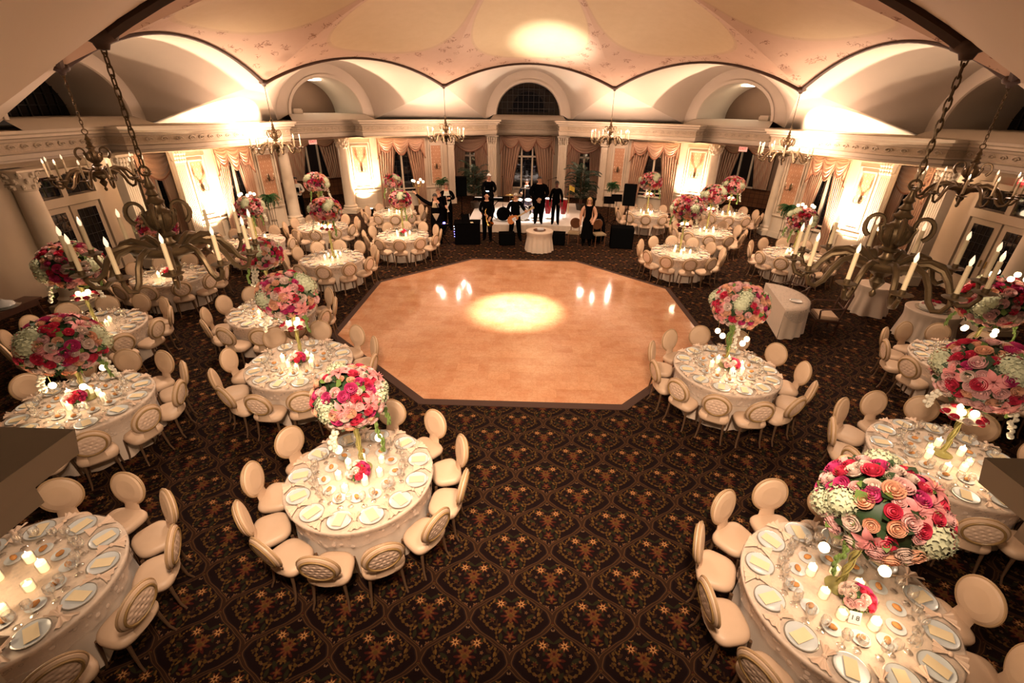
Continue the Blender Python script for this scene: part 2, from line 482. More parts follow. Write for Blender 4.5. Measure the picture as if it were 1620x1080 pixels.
M['led_white']=pmat('white_led',(.8,.9,1),.4,vary=0,emit=(.7,.85,1),estr=9)
M['icing']=pmat('white_cake_icing',(.82,.74,.62),.5,vary=.03)
M['yellow']=pmat('yellow_fabric',(.65,.42,.05),.7,vary=.1)
M['pvc']=pmat('cardboard_box_side',(.3,.2,.11),.8,vary=.1)
LV=dict(chand=215,candle=8,upN=1500,upW=1900,upV=1500,side=420,back=1500,upD=260,floor=14000,domeup=2000,domewide=230,domefill=1400,front=1000,lowfill=750,stage=2200,balc=7,nvault=80,alcove=60,world=.02,exp=.74)
CAM=(724.6473810290682,0.47749106957142884,0.014630516525549777,5.00342047084508,-0.025139663976100714)
# ------------------------------------------------------------------ architecture
CY=14.2
def mx(p): return (-p[0],)+tuple(p[1:])
# floor
b=MB(); b.grid(lambda u,v:(-18+36*u,-3+36*v,0),1,1); struct('floor',b.mesh('floor',M['carpet'],0))
OC=[(-1.75,16.05),(1.75,16.05),(4.24,13.5),(4.24,9.95),(2.5,7.25),(-2.15,7.25),(-4.5,9.75),(-4.5,13.55)]
OC=[(-1.84,15.99),(1.84,15.99),(4.36,13.42),(4.4,9.74),(1.9,7.17),(-1.84,7.17),(-4.45,9.74),(-4.45,13.42)]
def inset(poly,d):
    out=[];n=len(poly); cx=sum(p[0] for p in poly)/n; cy=sum(p[1] for p in poly)/n
    for x,y in poly:
        r=hypot(x-cx,y-cy); out.append((cx+(x-cx)*(r+d)/r,cy+(y-cy)*(r+d)/r))
    return out
b=MB(); b.prism(inset(OC,0),0.001,.022); struct('dance_floor',b.mesh('dance_floor',M['marble'],0))
b=MB(); o1=inset(OC,0.0); o2=inset(OC,.17); n=len(OC)
b.add([(x,y,.024) for x,y in o1]+[(x,y,.012) for x,y in o2]+[(x,y,0) for x,y in o2],[(i,n+i,n+(i+1)%n,(i+1)%n) for i in range(n)]+[(n+i,2*n+i,2*n+(i+1)%n,n+(i+1)%n) for i in range(n)])
struct('trim_1',b.mesh('dance_floor_border',M['border'],0))

# ring of springing points
RING=10.0; ANG=[247.5,202.5,157.5,112.5,67.5,22.5,-22.5,-67.5]
PZ=[5.54,5.54,5.58,5.72,5.72,5.58,5.54,5.54]
PT=[Vector((RING*cos(radians(a)),CY+RING*sin(radians(a)),z)) for a,z in zip(ANG,PZ)]
PT[0].x-=.18; PT[7].x+=.10; PT[1].x-=.15
# openings in the order after each springing point: k between PT[k] and PT[k+1]
FEET=[((-7.4,2.6),(-10.6,7.0)),((-12.9,11.6),(-12.9,16.8)),((-10.6,21.2),(-7.6,25.0)),((-2.3,27.6),(2.3,27.6)),
      ((7.6,25.0),(10.6,21.2)),((12.9,16.8),(12.9,11.6)),((10.6,7.0),(7.4,2.6)),((2.3,.8),(-2.3,.8))]
ZL=4.27; APEX=[6.5,6.55,6.55,6.62,6.55,6.55,6.5,6.5]; WAPEX=[6.45,6.45,6.5,6.6,6.5,6.45,6.45,6.5]
def arch_pt(k,s):
    A,B=PT[k],PT[(k+1)%8]
    p=A.lerp(B,(s+1)/2); zz=(A.z+B.z)/2
    p=p.copy(); p.z=p.z+(APEX[k]-zz)*(1-s*s); return p
def wall_pt(k,s,z0=ZL,ap=None):
    A,B=FEET[k]; a=pi*(1-(s+1)/2)
    t=(1-cos(pi*(s+1)/2))/2
    ap=WAPEX[k] if ap is None else ap
    return Vector((A[0]+(B[0]-A[0])*t,A[1]+(B[1]-A[1])*t,z0+(ap-z0)*sin(pi*(s+1)/2)))
b=MB()
for k in range(8):
    b.grid(lambda u,v,k=k: arch_pt(k,u*2-1).lerp(wall_pt(k,u*2-1),v),32,10)
struct('ceiling_lunettes',b.mesh('lunette_vaults',M['white'],40))
b=MB()
for k in range(8):
    P=PT[k]; L=Vector((*FEET[k-1][1],ZL)); R=Vector((*FEET[k][0],ZL)); mid=(L+R)/2
    inw=Vector((P.x-mid.x,P.y-mid.y,0)).normalized()
    l2=L.lerp(R,.36); r2=L.lerp(R,.64); pk=mid+inw*.35+Vector((0,0,.19))
    b.add([P,L,l2,pk,r2,R],[(0,2,1),(0,3,2),(0,4,3),(0,5,4)])
    b.add([l2,pk,r2,mid+inw*.1],[(0,1,3),(1,2,3)])
struct('ceiling_pendentives',b.mesh('pendentives',M['white'],10))
# dome with uv per gore
b=MB(); uvs=[]
DC=Vector((0,CY,8.6))
NS,NT=20,20
for k in range(8):
    def fn(u,v,k=k):
        p=arch_pt(k,u*2-1); q=p.lerp(DC,v)
        q.z=p.z+(DC.z-p.z)*sin(v*pi/2); return q
    b.grid(fn,NS,NT)
me=b.mesh('dome',M['dome'],180)
uvl=me.uv_layers.new(name='UVMap')
vi=0; per=(NS+1)*(NT+1)
for lp in me.loops:
    w=lp.vertex_index%per
    uvl.data[lp.index].uv=((w%(NS+1))/NS,(w//(NS+1))/NT)
struct('ceiling_dome',me)
b=MB()
for k in range(8):
    pts=[arch_pt(k,-1+2*i/24)+Vector((0,0,-.03)) for i in range(25)]
    b.tube(pts,[.075-.035*sin(pi*i/24) for i in range(25)],6)
struct('trim_2',b.mesh('arch_edge_trim',M['trimdark']))

# entablature ring
LEFT=[(-1.39,-.8),(-1.39,.60),(-7.4,.60),(-10.3,4.4),(-11.1,8.6),(-12.2,9.9),(-12.75,9.9),(-12.75,14.75),(-12.2,14.75),(-11.15,16.0),(-9.75,20.3),(-10.55,21.0),(-8.35,24.2),(-7.8,23.6),(-2.15,27.15),(-1.7,27.15),(-1.7,28.3)]
RIGHT=[mx(p) for p in LEFT][::-1]
PROF=[(-.7,3.5),(0,3.5),(0,3.6),(.03,3.61),(.03,3.72),(.07,3.75),(.02,3.79),(.02,3.99),(.06,4.01),(.09,4.07),(.20,4.10),(.20,4.16),(.27,4.2),(.28,4.27),(-2.6,4.27)]
def offset(pts,d,closed=True):
    n=len(pts); out=[]
    for i in range(n):
        p0=Vector(pts[i-1]) if (closed or i>0) else None; p=Vector(pts[i]); p1=Vector(pts[(i+1)%n]) if (closed or i<n-1) else None
        ns=[]
        for a,c in ((p0,p),(p,p1)):
            if a is None or c is None: continue
            t=(c-a).normalized(); ns.append(Vector((t.y,-t.x)))
        nn=sum(ns,Vector((0,0))); nn=nn/len(ns)
        q=nn.length_squared
        out.append(p+nn*(d/max(q,.35)))
    return out
def sweep(name,pts,prof,mi_of,mats,closed=False,sm=30):
    b=MB(); rows=[offset(pts,d,closed) for d,z in prof]; n=len(pts)
    for j in range(len(prof)-1):
        A,B=rows[j],rows[j+1]; za,zb=prof[j][1],prof[j+1][1]
        vs=[(p.x,p.y,za) for p in A]+[(p.x,p.y,zb) for p in B]
        fs=[(i,(i+1)%n,n+(i+1)%n,n+i) for i in range(n if closed else n-1)]
        b.add(vs,fs,mi_of(j))
    return b.mesh(name,mats,sm)
mi=lambda j: 1 if j==6 else 0
struct('trim_3',sweep('entablature_main',LEFT+RIGHT,PROF,mi,[M['stone'],M['relief']],True))
# small dentil ornaments carved along the frieze
b=MB()
ring=LEFT[1:]+RIGHT[:-1]
for a,c in zip(ring,ring[1:]):
    a=Vector(a); c=Vector(c); L=(c-a).length
    if L<.8: continue
    t=(c-a)/L; nrm=Vector((t.y,-t.x)); k=int(L/.34)
    for i in range(k):
        s=(i+.5)*L/k
        p=a+t*s+nrm*.035
        if p.y<6: continue
        pts=[(p.x+t.x*.11*cos(w)*(1-w/9),p.y+t.y*.11*cos(w)*(1-w/9),3.89+.07*sin(w)*(1-w/9)) for w in [q*TAU/10 for q in range(13)]]
        b.tube(pts,.016,4,0,caps=False)
struct('trim_4',b.mesh('frieze_scrolls',M['stone']))

# upper wall faces with arched openings
OPEN={1:(1.95,6.0,2.0),2:(1.75,5.95,2.4),3:(1.72,6.05,.7),4:(1.75,5.95,2.4),5:(1.95,6.0,2.0),0:(1.75,5.95,2.0),6:(1.75,5.95,2.0),7:(1.85,6.3,2.6)}
ZO=4.5
for k in range(8):
    A=Vector(FEET[k][0]); B=Vector(FEET[k][1]); c=(A+B)/2; t=(B-A).normalized(); nrm=Vector((t.y,-t.x)) # into the room
    if nrm.dot(Vector((0,CY))-c)<0: nrm=-nrm
    hw,ap,dep=OPEN[k]
    def op(s,d,grow=0.0):
        a=pi*(s+1)/2
        x=-(hw+grow)*cos(a); return Vector((c.x+t.x*x-nrm.x*d,c.y+t.y*x-nrm.y*d,ZO+(ap+grow-ZO)*sin(a)))
    b=MB()
    b.grid(lambda u,v: wall_pt(k,u*2-1).lerp(op(u*2-1,0,.14),v),32,2)          # wall face
    b.grid(lambda u,v: op(u*2-1,-.05,.14).lerp(op(u*2-1,-.05,.03),v),32,1)     # raised archivolt
    b.grid(lambda u,v: op(u*2-1,0,.14).lerp(op(u*2-1,-.05,.14),v),32,1)
    b.grid(lambda u,v: op(u*2-1,-.05,.03).lerp(op(u*2-1,0,0),v),32,1)
    b.grid(lambda u,v: op(u*2-1,0).lerp(op(u*2-1,dep),v),32,6)                 # barrel reveal
    # sill block
    q=[Vector((c.x+t.x*x-nrm.x*d,c.y+t.y*x-nrm.y*d,0)) for x,d in ((-hw-.14,0),(hw+.14,0),(hw+.14,dep),(-hw-.14,dep))]
    sl=[Vector((c.x+t.x*x+nrm.x*.55,c.y+t.y*x+nrm.y*.55,0)) for x in (-hw-.3,hw+.3)]
    if k!=7:
        b.add([(p.x,p.y,ZO) for p in q]+[(sl[0].x,sl[0].y,ZL+.01),(sl[1].x,sl[1].y,ZL+.01)],[(0,1,2,3),(4,5,1,0)])
    struct('wall_arch',b.mesh('arched_opening',M['white'],35))
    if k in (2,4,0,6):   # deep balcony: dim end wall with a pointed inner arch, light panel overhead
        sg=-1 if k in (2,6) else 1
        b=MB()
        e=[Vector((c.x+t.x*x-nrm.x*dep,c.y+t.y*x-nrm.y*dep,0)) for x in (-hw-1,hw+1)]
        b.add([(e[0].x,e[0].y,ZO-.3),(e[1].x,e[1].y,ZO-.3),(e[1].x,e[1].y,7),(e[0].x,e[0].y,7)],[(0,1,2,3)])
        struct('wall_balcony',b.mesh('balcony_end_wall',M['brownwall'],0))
        b=MB(); pc=op(.0,1.1,-.05); rz=atan2(t.y,t.x)
        b.box((pc.x,pc.y,pc.z-.03),(.62,.62,.03),0,rz)
        lp=thing('balcony_light','square white light panel overhead inside the %s'%{2:'arch over the entrance by the waiter',4:'arch over the alcove nearest the pole loudspeaker',0:'unlit arch behind the first rose ball',6:'unlit arch above the corner table'}[k],'ceiling light',(0,0,0))
        ob('light_panel',b.mesh('light_panel',M['panel_light'],0),lp)
        if k in (2,4):
            b=MB(); pp=c-nrm*.5-t*(hw-.5)*(1 if k==2 else -1)
            b.box((pp.x,pp.y,ZO+.09),(.42,.26,.16),0,rz); b.box((pp.x,pp.y,ZO+.19),(.36,.22,.05),0,rz)
            bx=ob('equipment_box',b.mesh('ledge_box',M['stone'],0)); tag(bx,'small pale box on the sill of the arch above the %s alcove'%('waiter\'s' if k==2 else 'wood-panelled'),'box')
    elif k in (1,3,5):
        d=dep-.02 if k!=3 else dep
        b=MB(); b.grid(lambda u,v: op(u*2-1,d).lerp(Vector((c.x-nrm.x*d,c.y-nrm.y*d,ZO)),v),24,1)
        w=struct('window_%d'%(k+20),b.mesh('arched_pane',M['black_glass'],0))
        b=MB()
        for i in range(1,12):
            x=-hw+2*hw*i/12; h=ZO+(ap-ZO)*sqrt(max(0,1-(x/hw)**2))
            p=c+t*x-nrm*(d-.03); b.box((p.x,p.y,(ZO+h)/2),(.018 if k==3 else .03,.018,h-ZO),0,atan2(t.y,t.x))
        for zz in (.3,.62,.95,1.25):
            z=ZO+zz
            if z<ap-.05:
                x=hw*sqrt(1-((z-ZO)/(ap-ZO))**2); p=c-nrm*(d-.03); b.box((p.x,p.y,z),(2*x,.018,.018),0,atan2(t.y,t.x))
        ob('window_bars',b.mesh('arch_bars',M['lead'],0),w)

# walls below the entablature: list of (name,a,b,height)
def wall(name,a,c,z0=0,z1=3.56,mat='cream',th=.12):
    a=Vector(a); c=Vector(c); t=(c-a).normalized(); n=Vector((t.y,-t.x))
    b=MB(); b.box((((a+c)/2-n*th/2).x,((a+c)/2-n*th/2).y,(z0+z1)/2),((c-a).length,th,z1-z0),0,atan2(t.y,t.x))
    return struct(name,b.mesh(name,M[mat],0))
NLa,NLb=Vector((-9.0,24.2)),Vector((-2.1,27.6)); NLd=(NLb-NLa).normalized(); NLn=Vector((NLd.y,-NLd.x))
WNa,WNb=Vector((-10.5,21.0)),Vector((-12.9,15.2)); WNd=(WNb-WNa).normalized(); WNn=Vector((-WNd.y,WNd.x))
def NLp(t,off=0,sx=1): p=NLa+NLd*t+NLn*off; return (sx*p.x,p.y)
def WNp(t,off=0,sx=1): p=WNa+WNd*t+WNn*off; return (sx*p.x,p.y)
wall('wall_north_west',NLp(0.1),NLp(5.5)); wall('wall_north_east',NLp(5.5,0,-1),NLp(.1,0,-1))
wall('wall_west',WNp(4.8),WNp(.5)); wall('wall_east',WNp(.5,0,-1),WNp(4.8,0,-1))
wall('wall_north_bay',(-5.6,29.0),(5.6,29.0))
wall('wall_west_bay',(-13.5,4.0),(-13.5,19.5)); wall('wall_east_bay',(13.5,19.5),(13.5,4.0))
wall('wall_south_west',(-9.0,-1.4),(-13.5,4.0)); wall('wall_south_east',(13.5,4.0),(9.0,-1.4)); wall('wall_south',(9,-1.4),(-9,-1.4))
for sx,nm in ((-1,'west'),(1,'east')):
    P=[(-11.0,21.0),(-15.8,24.3),(-16.5,23.6),(-10.4,29.6),(-9.1,24.3)]
    q=[(x*-sx,y) for x,y in P]
    def w2(n,a,c,**k): wall(n,*((a,c) if sx<0 else (c,a)),**k)
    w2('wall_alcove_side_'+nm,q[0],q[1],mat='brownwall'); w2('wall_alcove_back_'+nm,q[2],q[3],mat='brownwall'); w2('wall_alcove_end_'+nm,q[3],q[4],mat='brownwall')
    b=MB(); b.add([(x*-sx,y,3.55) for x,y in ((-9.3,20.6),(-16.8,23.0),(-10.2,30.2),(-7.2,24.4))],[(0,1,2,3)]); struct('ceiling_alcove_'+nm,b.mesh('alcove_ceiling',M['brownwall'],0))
    b=MB(); b.add([(x*-sx,y,3.55) for x,y in ((-14,4),(-14,20),(-11.5,20),(-9.5,20.6),(-10.8,16),(-12,14),(-12,9.5),(-10.5,5),(-11,3))],[tuple(range(9))]); struct('ceiling_aisle_'+nm,b.mesh('aisle_ceiling',M['stone'],0))
    # wainscot in the alcove
    a,c=Vector(q[2]),Vector(q[3]); t=(c-a).normalized(); n=Vector((t.y,-t.x))*(1 if sx<0 else -1)
    m2=(a+c)/2+n*.05; b=MB(); L=(c-a).length
    me=MB().box((0,0,.45),(L,.06,.9),0).box((0,.0,.93),(L,.12,.07),1).mesh('wainscot',[M['wain'],M['woodmid']],0)
    struct('trim_%d'%(5 if sx<0 else 6),me,None,(m2.x,m2.y,0),atan2(t.y,t.x))
b=MB(); b.add([(-9.2,24.0,3.55),(-5.8,29.4,3.55),(5.8,29.4,3.55),(9.2,24.0,3.55),(7.8,23.4,3.55),(1.8,27.0,3.55),(-1.8,27.0,3.55),(-7.8,23.4,3.55)],[(0,1,6,7),(1,2,5,6),(2,3,4,5)]); struct('ceiling_aisle_north',b.mesh('north_aisle_ceiling',M['stone'],0))

# columns and pilasters
def capital(b,r,z0,h,flat=False,n=8):
    b.lathe([(r,z0),(r*1.06,z0+.02),(r*1.0,z0+.05),(r*1.08,z0+h*.45),(r*1.35,z0+h*.9)],16)
    for row,(zz,rr,k) in enumerate(((.12,1.06,8),(.42,1.12,8),(.7,1.3,8))):
        for i in range(k):
            a=TAU*(i+.5*(row%2))/k
            p=[(cos(a)*r*(rr+.02*q),sin(a)*r*(rr+.02*q),z0+h*zz+q*.035) for q in (-1,0,1)]+[(cos(a)*r*(rr+.28),sin(a)*r*(rr+.28),z0+h*zz+.06),(cos(a)*r*(rr+.26),sin(a)*r*(rr+.26),z0+h*zz+.02)]
            b.tube(p,[.045,.05,.045,.03,.02],6)
    b.box((0,0,z0+h*.96),(r*3.0,r*3.0,h*.09))
def column_mesh(r):
    b=MB(); b.box((0,0,.08),(r*3,r*3,.16)); b.lathe([(r*1.42,.16),(r*1.45,.21),(r*1.3,.25),(r*1.2,.29),(r*1.3,.33),(r*1.1,.38),(r,.42),(r,1.2),(r*.86,3.02),(r*.92,3.03),(r*.92,3.06)],28)
    capital(b,r*.88,3.05,.45); return b.mesh('round_column',M['stone'],40)
cm=column_mesh(.26)
for i,(p) in enumerate([(-10.55,20.95),(10.84,20.9),(-8.9,23.6),(8.9,23.6),(-11.95,11.0),(11.95,11.0)]):
    struct('column',cm,None,(p[0],p[1],0))
def pil_mesh(w,d):
    b=MB(); b.box((0,0,1.6),(w,d,3.0)); b.box((0,0,.15),(w*1.25,d*1.25,.3))
    for i in range(5): b.tube([(-w*.36+w*.18*i,-d/2-.005,.45),(-w*.36+w*.18*i,-d/2-.005,2.95)],.017,6)
    b.lathe([(w*.52,3.05),(w*.5,3.1),(w*.58,3.3),(w*.68,3.44)],4,ell=(1,.7))
    for zz in (3.12,3.24,3.36):
        for i in range(5):
            x=-w*.5+w*.25*i; b.ball((x,-d/2-.05-(zz-3.1)*.2,zz),(.05,.04,.07),6,5)
    b.box((0,0,3.47),(w*1.5,d*1.6,.07)); return b.mesh('fluted_pilaster',M['stone'],40)
pm=pil_mesh(.46,.3)
for x,y,r in [(-1.95,27.5,0),(1.95,27.5,0),(-12.45,14.55,pi/2),(12.45,14.55,-pi/2)]:
    struct('pilaster',pm,None,(x,y,0),r)
pm2=pil_mesh(.34,.2)
for t in (-.15,5.38): struct('pilaster',pm2,None,(*NLp(t,.1),0),atan2(NLd.y,NLd.x)); struct('pilaster',pm2,None,(*NLp(t,.1,-1),0),-atan2(NLd.y,NLd.x))
for t in (4.62,):
    struct('pilaster',pm2,None,(*WNp(t,.1),0),atan2(WNd.y,WNd.x)+pi); struct('pilaster',pm2,None,(*WNp(t,.1,-1),0),-(atan2(WNd.y,WNd.x)+pi))

# chair rail + baseboards along panelled walls, damask panels
def on_wall(fn,t0,t1,z0,z1,dep,off,sx,name,mats,build=None):
    p0=Vector(fn(t0,off,sx)); p1=Vector(fn(t1,off,sx)); c=(p0+p1)/2; L=(p1-p0).length
    d=p1-p0; rz=atan2(d.y,d.x)
    # make local -y face the room
    nrm=Vector((cos(rz-pi/2),sin(rz-pi/2)))
    if nrm.dot(Vector((0,CY))-c)<0: rz+=pi
    return c,L,rz
ti=7
for fn,rng in ((NLp,(0.1,5.3)),(WNp,(.55,4.75))):
    for sx in (1,-1):
        c,L,rz=on_wall(fn,rng[0],rng[1],0,0,0,.02,sx,'',0)
        b=MB(); b.box((0,-.02,.93),(L,.06,.06)); b.box((0,-.02,.12),(L,.05,.24))
        for k in range(4): 
            w=L/4; b.box((-L/2+w*(k+.5),-.01,.52),(w*.8,.03,.56)); 
        struct('trim_%d'%ti,b.mesh('chair_rail_dado',M['stone'],0),None,(c.x,c.y,0),rz); ti+=1
def panel_mesh(w,h):
    b=MB(); b.box((0,-.012,0),(w,.02,h),0)
    fw=.06
    for x,sx_,z,sz in ((-w/2,fw,0,h+fw),(w/2,fw,0,h+fw),(0,w,h/2,fw),(0,w,-h/2,fw)): b.box((x,-.03,z),(sx_,.05,sz),1)
    for x,sx_,z,sz in ((-w/2-.13,.03,0,h+.32),(w/2+.13,.03,0,h+.32),(0,w+.28,h/2+.15,.03),(0,w+.28,-h/2-.15,.03)): b.box((x,-.02,z),(sx_,.03,sz),1)
    return b.mesh('damask_panel',[M['damask'],M['stone']],0)
SCONCE=[]
for fn,t0,t1 in ((NLp,.12,1.2),(NLp,4.12,5.05),(WNp,.55,1.6),(WNp,3.55,4.4)):
    for sx in (1,-1):
        c,L,rz=on_wall(fn,t0,t1,0,0,0,.0,sx,'',0)
        struct('wall_panel',panel_mesh(max(.5,L-.34),1.95),None,(c.x,c.y,2.08),rz)
        SCONCE.append((c,rz,fn is NLp,t0,sx))
def build_sconce():
    b=MB(); b.lathe([(0,-.12),(.03,-.1),(.06,0),(.05,.1),(.02,.16),(0,.2)],12,(0,-.03,0),0,(1,.5))
    arms=[]
    r=thing('wall_sconce','x','wall lamp')
    ob('back_plate',b.mesh('sconce_plate',M['bronze']),r)
    for s in (-1,1):
        b=MB(); b.tube([(0,-.05,-.02),(s*.05,-.12,-.09),(s*.12,-.15,-.08),(s*.15,-.15,0),(s*.15,-.15,.03)],.012,6); b.lathe([(.012,.03),(.04,.04),(.045,.05),(.012,.05)],10,(s*.15,-.15,0))
        a=ob('sconce_arm',b.mesh('sconce_arm',M['bronze']),r)
        b=MB(); b.lathe([(.011,.05),(.011,.15),(0,.15)],8,(s*.15,-.15,0)); ob('candle_sleeve',b.mesh('sconce_candle',M['candleivory']),r)
        b=MB(); b.lathe([(0,.15),(.012,.165),(.013,.18),(0,.215)],8,(s*.15,-.15,0)); ob('bulb',b.mesh('sconce_bulb',M['bulb']),r)
    index_kids(r); return r
sc0=build_sconce(); used=False
for c,rz,isN,t0,sx in SCONCE:
    side={(1,True,True):'',}.get(0,'')
    wl='back wall' if isN else 'side wall'
    pos=('beside the alcove' if t0<1 else 'at the stage end') if isN else ('beside the alcove column' if t0<1 else 'in the floodlit bay')
    lab='small bronze two-candle sconce on damask panel, %s %s, %s'%('left' if sx>0 else 'right',wl,pos)
    q=dup(sc0,(c.x+sin(rz)*.04,c.y-cos(rz)*.04,1.95 if isN else 2.1),rz,lab,'wall sconces on the damask panels')
for o in [sc0]+list(KIDS[sc0.name]): bpy.data.objects.remove(o,do_unlink=True)

# windows -----------------------------------------------------------------
WN_=[0]
def window(c,rz,w,h,sill,mull=1,bars=True,transom=None,glass='black_glass',kind='window'):
    WN_[0]+=1
    r=sempty('%s_%d'%(kind,WN_[0]),(c[0],c[1],0),rz)
    b=MB(); fw=.08
    b.box((-w/2,-.04,sill+h/2),(fw,.1,h+fw)); b.box((w/2,-.04,sill+h/2),(fw,.1,h+fw)); b.box((0,-.04,sill),(w+.1,.14,fw)); b.box((0,-.04,sill+h),(w,.1,fw))
    for i in range(1,mull+1): b.box((-w/2+w*i/(mull+1),-.05,sill+h/2),(.09,.1,h))
    if transom: b.box((0,-.05,sill+transom),(w,.1,.09))
    ob('window_frame',b.mesh('window_frame',M['stone'],0),r)
    b=MB(); b.box((0,-.01,sill+h/2),(w,.015,h)); ob('pane',b.mesh('window_pane',M[glass],0),r)
    if bars:
        b=MB(); nx=int(w/.17)
        for i in range(1,nx): b.box((-w/2+w*i/nx,-.025,sill+h/2),(.008,.012,h))
        nz=int(h/.24)
        for i in range(1,nz): b.box((0,-.025,sill+h*i/nz),(w,.012,.008))
        ob('lead_bars',b.mesh('lead_bars',M['lead'],0),r)
    return r
def drape_mesh(w,h,side,flare=1.0,folds=7):
    # inner edge goes from near the window centre at the top out to the side at the bottom
    b=MB()
    def fn(u,v):
        ww=w*(1-.52*flare*(v**.8)) 
        x=side*(-ww*u+0)
        f=sin(u*folds*TAU)
        return (x,-.10-.05*f-.02*sin(u*folds*TAU*2+1.0)-.05*v*0,h*(1-v))
    b.grid(fn,folds*8,10); return b.mesh('drape',M['curtain'],180)
def swag_mesh(w,d,mat='swag'):
    b=MB()
    def fn(u,v):
        x=(u-.5)*w; sag=1-(2*u-1)**2
        z=-d*v*(.28+.72*sag)
        rip=.05*abs(sin(v*pi*5.5))*(.45+.55*sag)
        return (x*(1-.10*v),-.16-.10*sin(v*pi)*sag-rip-.03,z)
    b.grid(fn,16,26)
    pts=[fn(i/16,1.0) for i in range(17)]
    b2=MB(); b2.tube([(p[0],p[1],p[2]-.02) for p in pts],.028,6)
    return b.mesh('swag',M[mat],180),b2.mesh('swag_fringe',M['fringe'])
def jabot_mesh(w,d,side):
    b=MB()
    def fn(u,v):
        zz=-v*(d*(1-.62*u))
        return (side*(-w*u),-.2-.03*sin(u*TAU*3),zz)
    b.grid(fn,18,6)
    b2=MB(); b2.tube([fn(i/18,1) for i in range(19)],.022,6)
    return b.mesh('jabot',M['swag'],180),b2.mesh('jabot_fringe',M['fringe'])
def curtain(c,rz,w,label,nsw=3,ztop=3.42,drop=.78,floor=.05,flare=1.0,group='window curtains round the hall',sides=(1,-1)):
    r=thing('window_curtain',label,'curtain',(c[0],c[1],0),rz,group)
    for s in sides:
        d=ob('drape',drape_mesh(w*.43,ztop-floor,s,flare),r,(s*w/2,0,floor))
    sw=w/(nsw)*1.12; m1,m2=swag_mesh(sw,drop)
    for i in range(nsw):
        x=(i-(nsw-1)/2)*w/nsw*.92
        big=1.0 if (nsw==3 and i==1) else .82 if nsw==3 else 1.0
        s=ob('swag',m1,r,(x,-.02*(i%2),ztop),scale=(1,1,big)); ob('swag_fringe',m2,s)
    for s in (1,-1):
        j1,j2=jabot_mesh(.34,drop*1.25,s); j=ob('jabot',j1,r,(s*(w/2+.04),-.02,ztop)); ob('jabot_fringe',j2,j)
    return r
for sx in (1,-1):
    sd='left' if sx>0 else 'right'
    c,L,rz=on_wall(NLp,1.45,3.95,0,0,0,.0,sx,'',0)
    window((c.x+sin(rz)*.03,c.y-cos(rz)*.03),rz,1.35,2.05,.75,1); curtain((c.x+sin(rz)*.1,c.y-cos(rz)*.1),rz,L-.1,'golden rose curtain with three swags on %s back wall window'%sd)
    c,L,rz=on_wall(WNp,1.86,3.42,0,0,0,.0,sx,'',0)
    window((c.x+sin(rz)*.03,c.y-cos(rz)*.03),rz,.95,2.05,.75,1); curtain((c.x+sin(rz)*.1,c.y-cos(rz)*.1),rz,L-.05,'golden rose swagged curtain on %s side wall beside floodlit panel'%sd)
    # flank windows of the stage bay
    x=sx*-3.35
    window((x,28.93),0,1.15,2.2,.6,1,transom=1.7); curtain((x,28.84),0,2.0,'dim rose curtain with one deep swag behind the %s palm'%sd,1,3.4,.85,flare=.75)
    # flank windows of side bays
    rzb=pi/2 if sx>0 else -pi/2
    window((-13.43*sx,16.9),rzb,.9,2.2,.6,1); curtain((-13.34*sx,16.9),rzb,1.7,'shadowed rose swag curtain beside the %s glass doors'%sd,1,3.35,.9,flare=.6)
    window((-13.43*sx,9.2),rzb,1.3,2.3,.6,1); curtain((-13.3*sx,9.2),rzb,1.9,'dark rose curtain behind the %s edge column'%sd,1,3.35,.8,flare=.5)
    # glass double doors with transom
    WN_[0]+=0
    yc=13.3
    r=sempty('door_%d'%(1 if sx>0 else 2),(-13.42*sx,yc,0),rzb)
    b=MB()
    b.box((-1.15,-.04,1.6),(.22,.14,3.2)); b.box((1.15,-.04,1.6),(.22,.14,3.2)); b.box((0,-.04,2.34),(2.2,.16,.24)); b.box((0,-.04,3.12),(2.5,.16,.16)); b.box((0,-.05,2.75),(.16,.12,.7))
    ob('door_frame',b.mesh('door_frame',M['cream'],0),r)
    for s in (-1,1):
        b=MB(); b.box((s*.52,-.03,1.1),(.98,.06,2.2)); lf=ob('door_leaf',b.mesh('door_leaf',M['cream'],0),r)
        b=MB(); b.box((s*.52,-.075,1.3),(.64,.02,1.5)); ob('door_pane',b.mesh('door_pane',M['black_glass'],0),lf)
        b=MB()
        for i in range(1,4): b.box((s*.52-.32+.16*i,-.09,1.3),(.012,.012,1.5))
        for i in range(1,6): b.box((s*.52,-.09,.55+.25*i),(.64,.012,.012))
        ob('lead_bars',b.mesh('door_bars',M['lead'],0),lf)
        b=MB(); b.box((s*.52,-.075,2.78),(.8,.02,.52)); ob('transom_pane',b.mesh('transom_pane',M['black_glass'],0),r)
        b=MB(); b.box((s*.52,-.09,2.78),(.012,.012,.52)); b.box((s*.52,-.09,2.78),(.8,.012,.012)); ob('lead_bars',b.mesh('transom_bars',M['lead'],0),r)
        b=MB(); b.box((s*.09,-.1,1.05),(.025,.03,.2)); ob('door_handle',b.mesh('door_handle',M['gold'],0),lf)
    # alcove window
    a,c2=Vector((-16.5,23.6)),Vector((-10.4,29.6)); t=(c2-a).normalized(); n=Vector((t.y,-t.x))
    for tt,wd,nm in ((5.9,1.9,'wide'),(3.0,1.3,'narrow')):
        p=a+t*tt+n*.06; rz=atan2(t.y,t.x)
        if sx<0: rz=-rz
        window((p.x*sx,p.y),rz,wd,2.0,1.02,2 if wd>1.5 else 1,bars=False)
        p=a+t*tt+n*.16
        curtain((p.x*sx,p.y),rz,wd+1.0,'dark %s swag curtain at the back of the %s alcove'%(nm,sd),2 if wd>1.5 else 1,3.45,.7,floor=1.0,flare=.8)
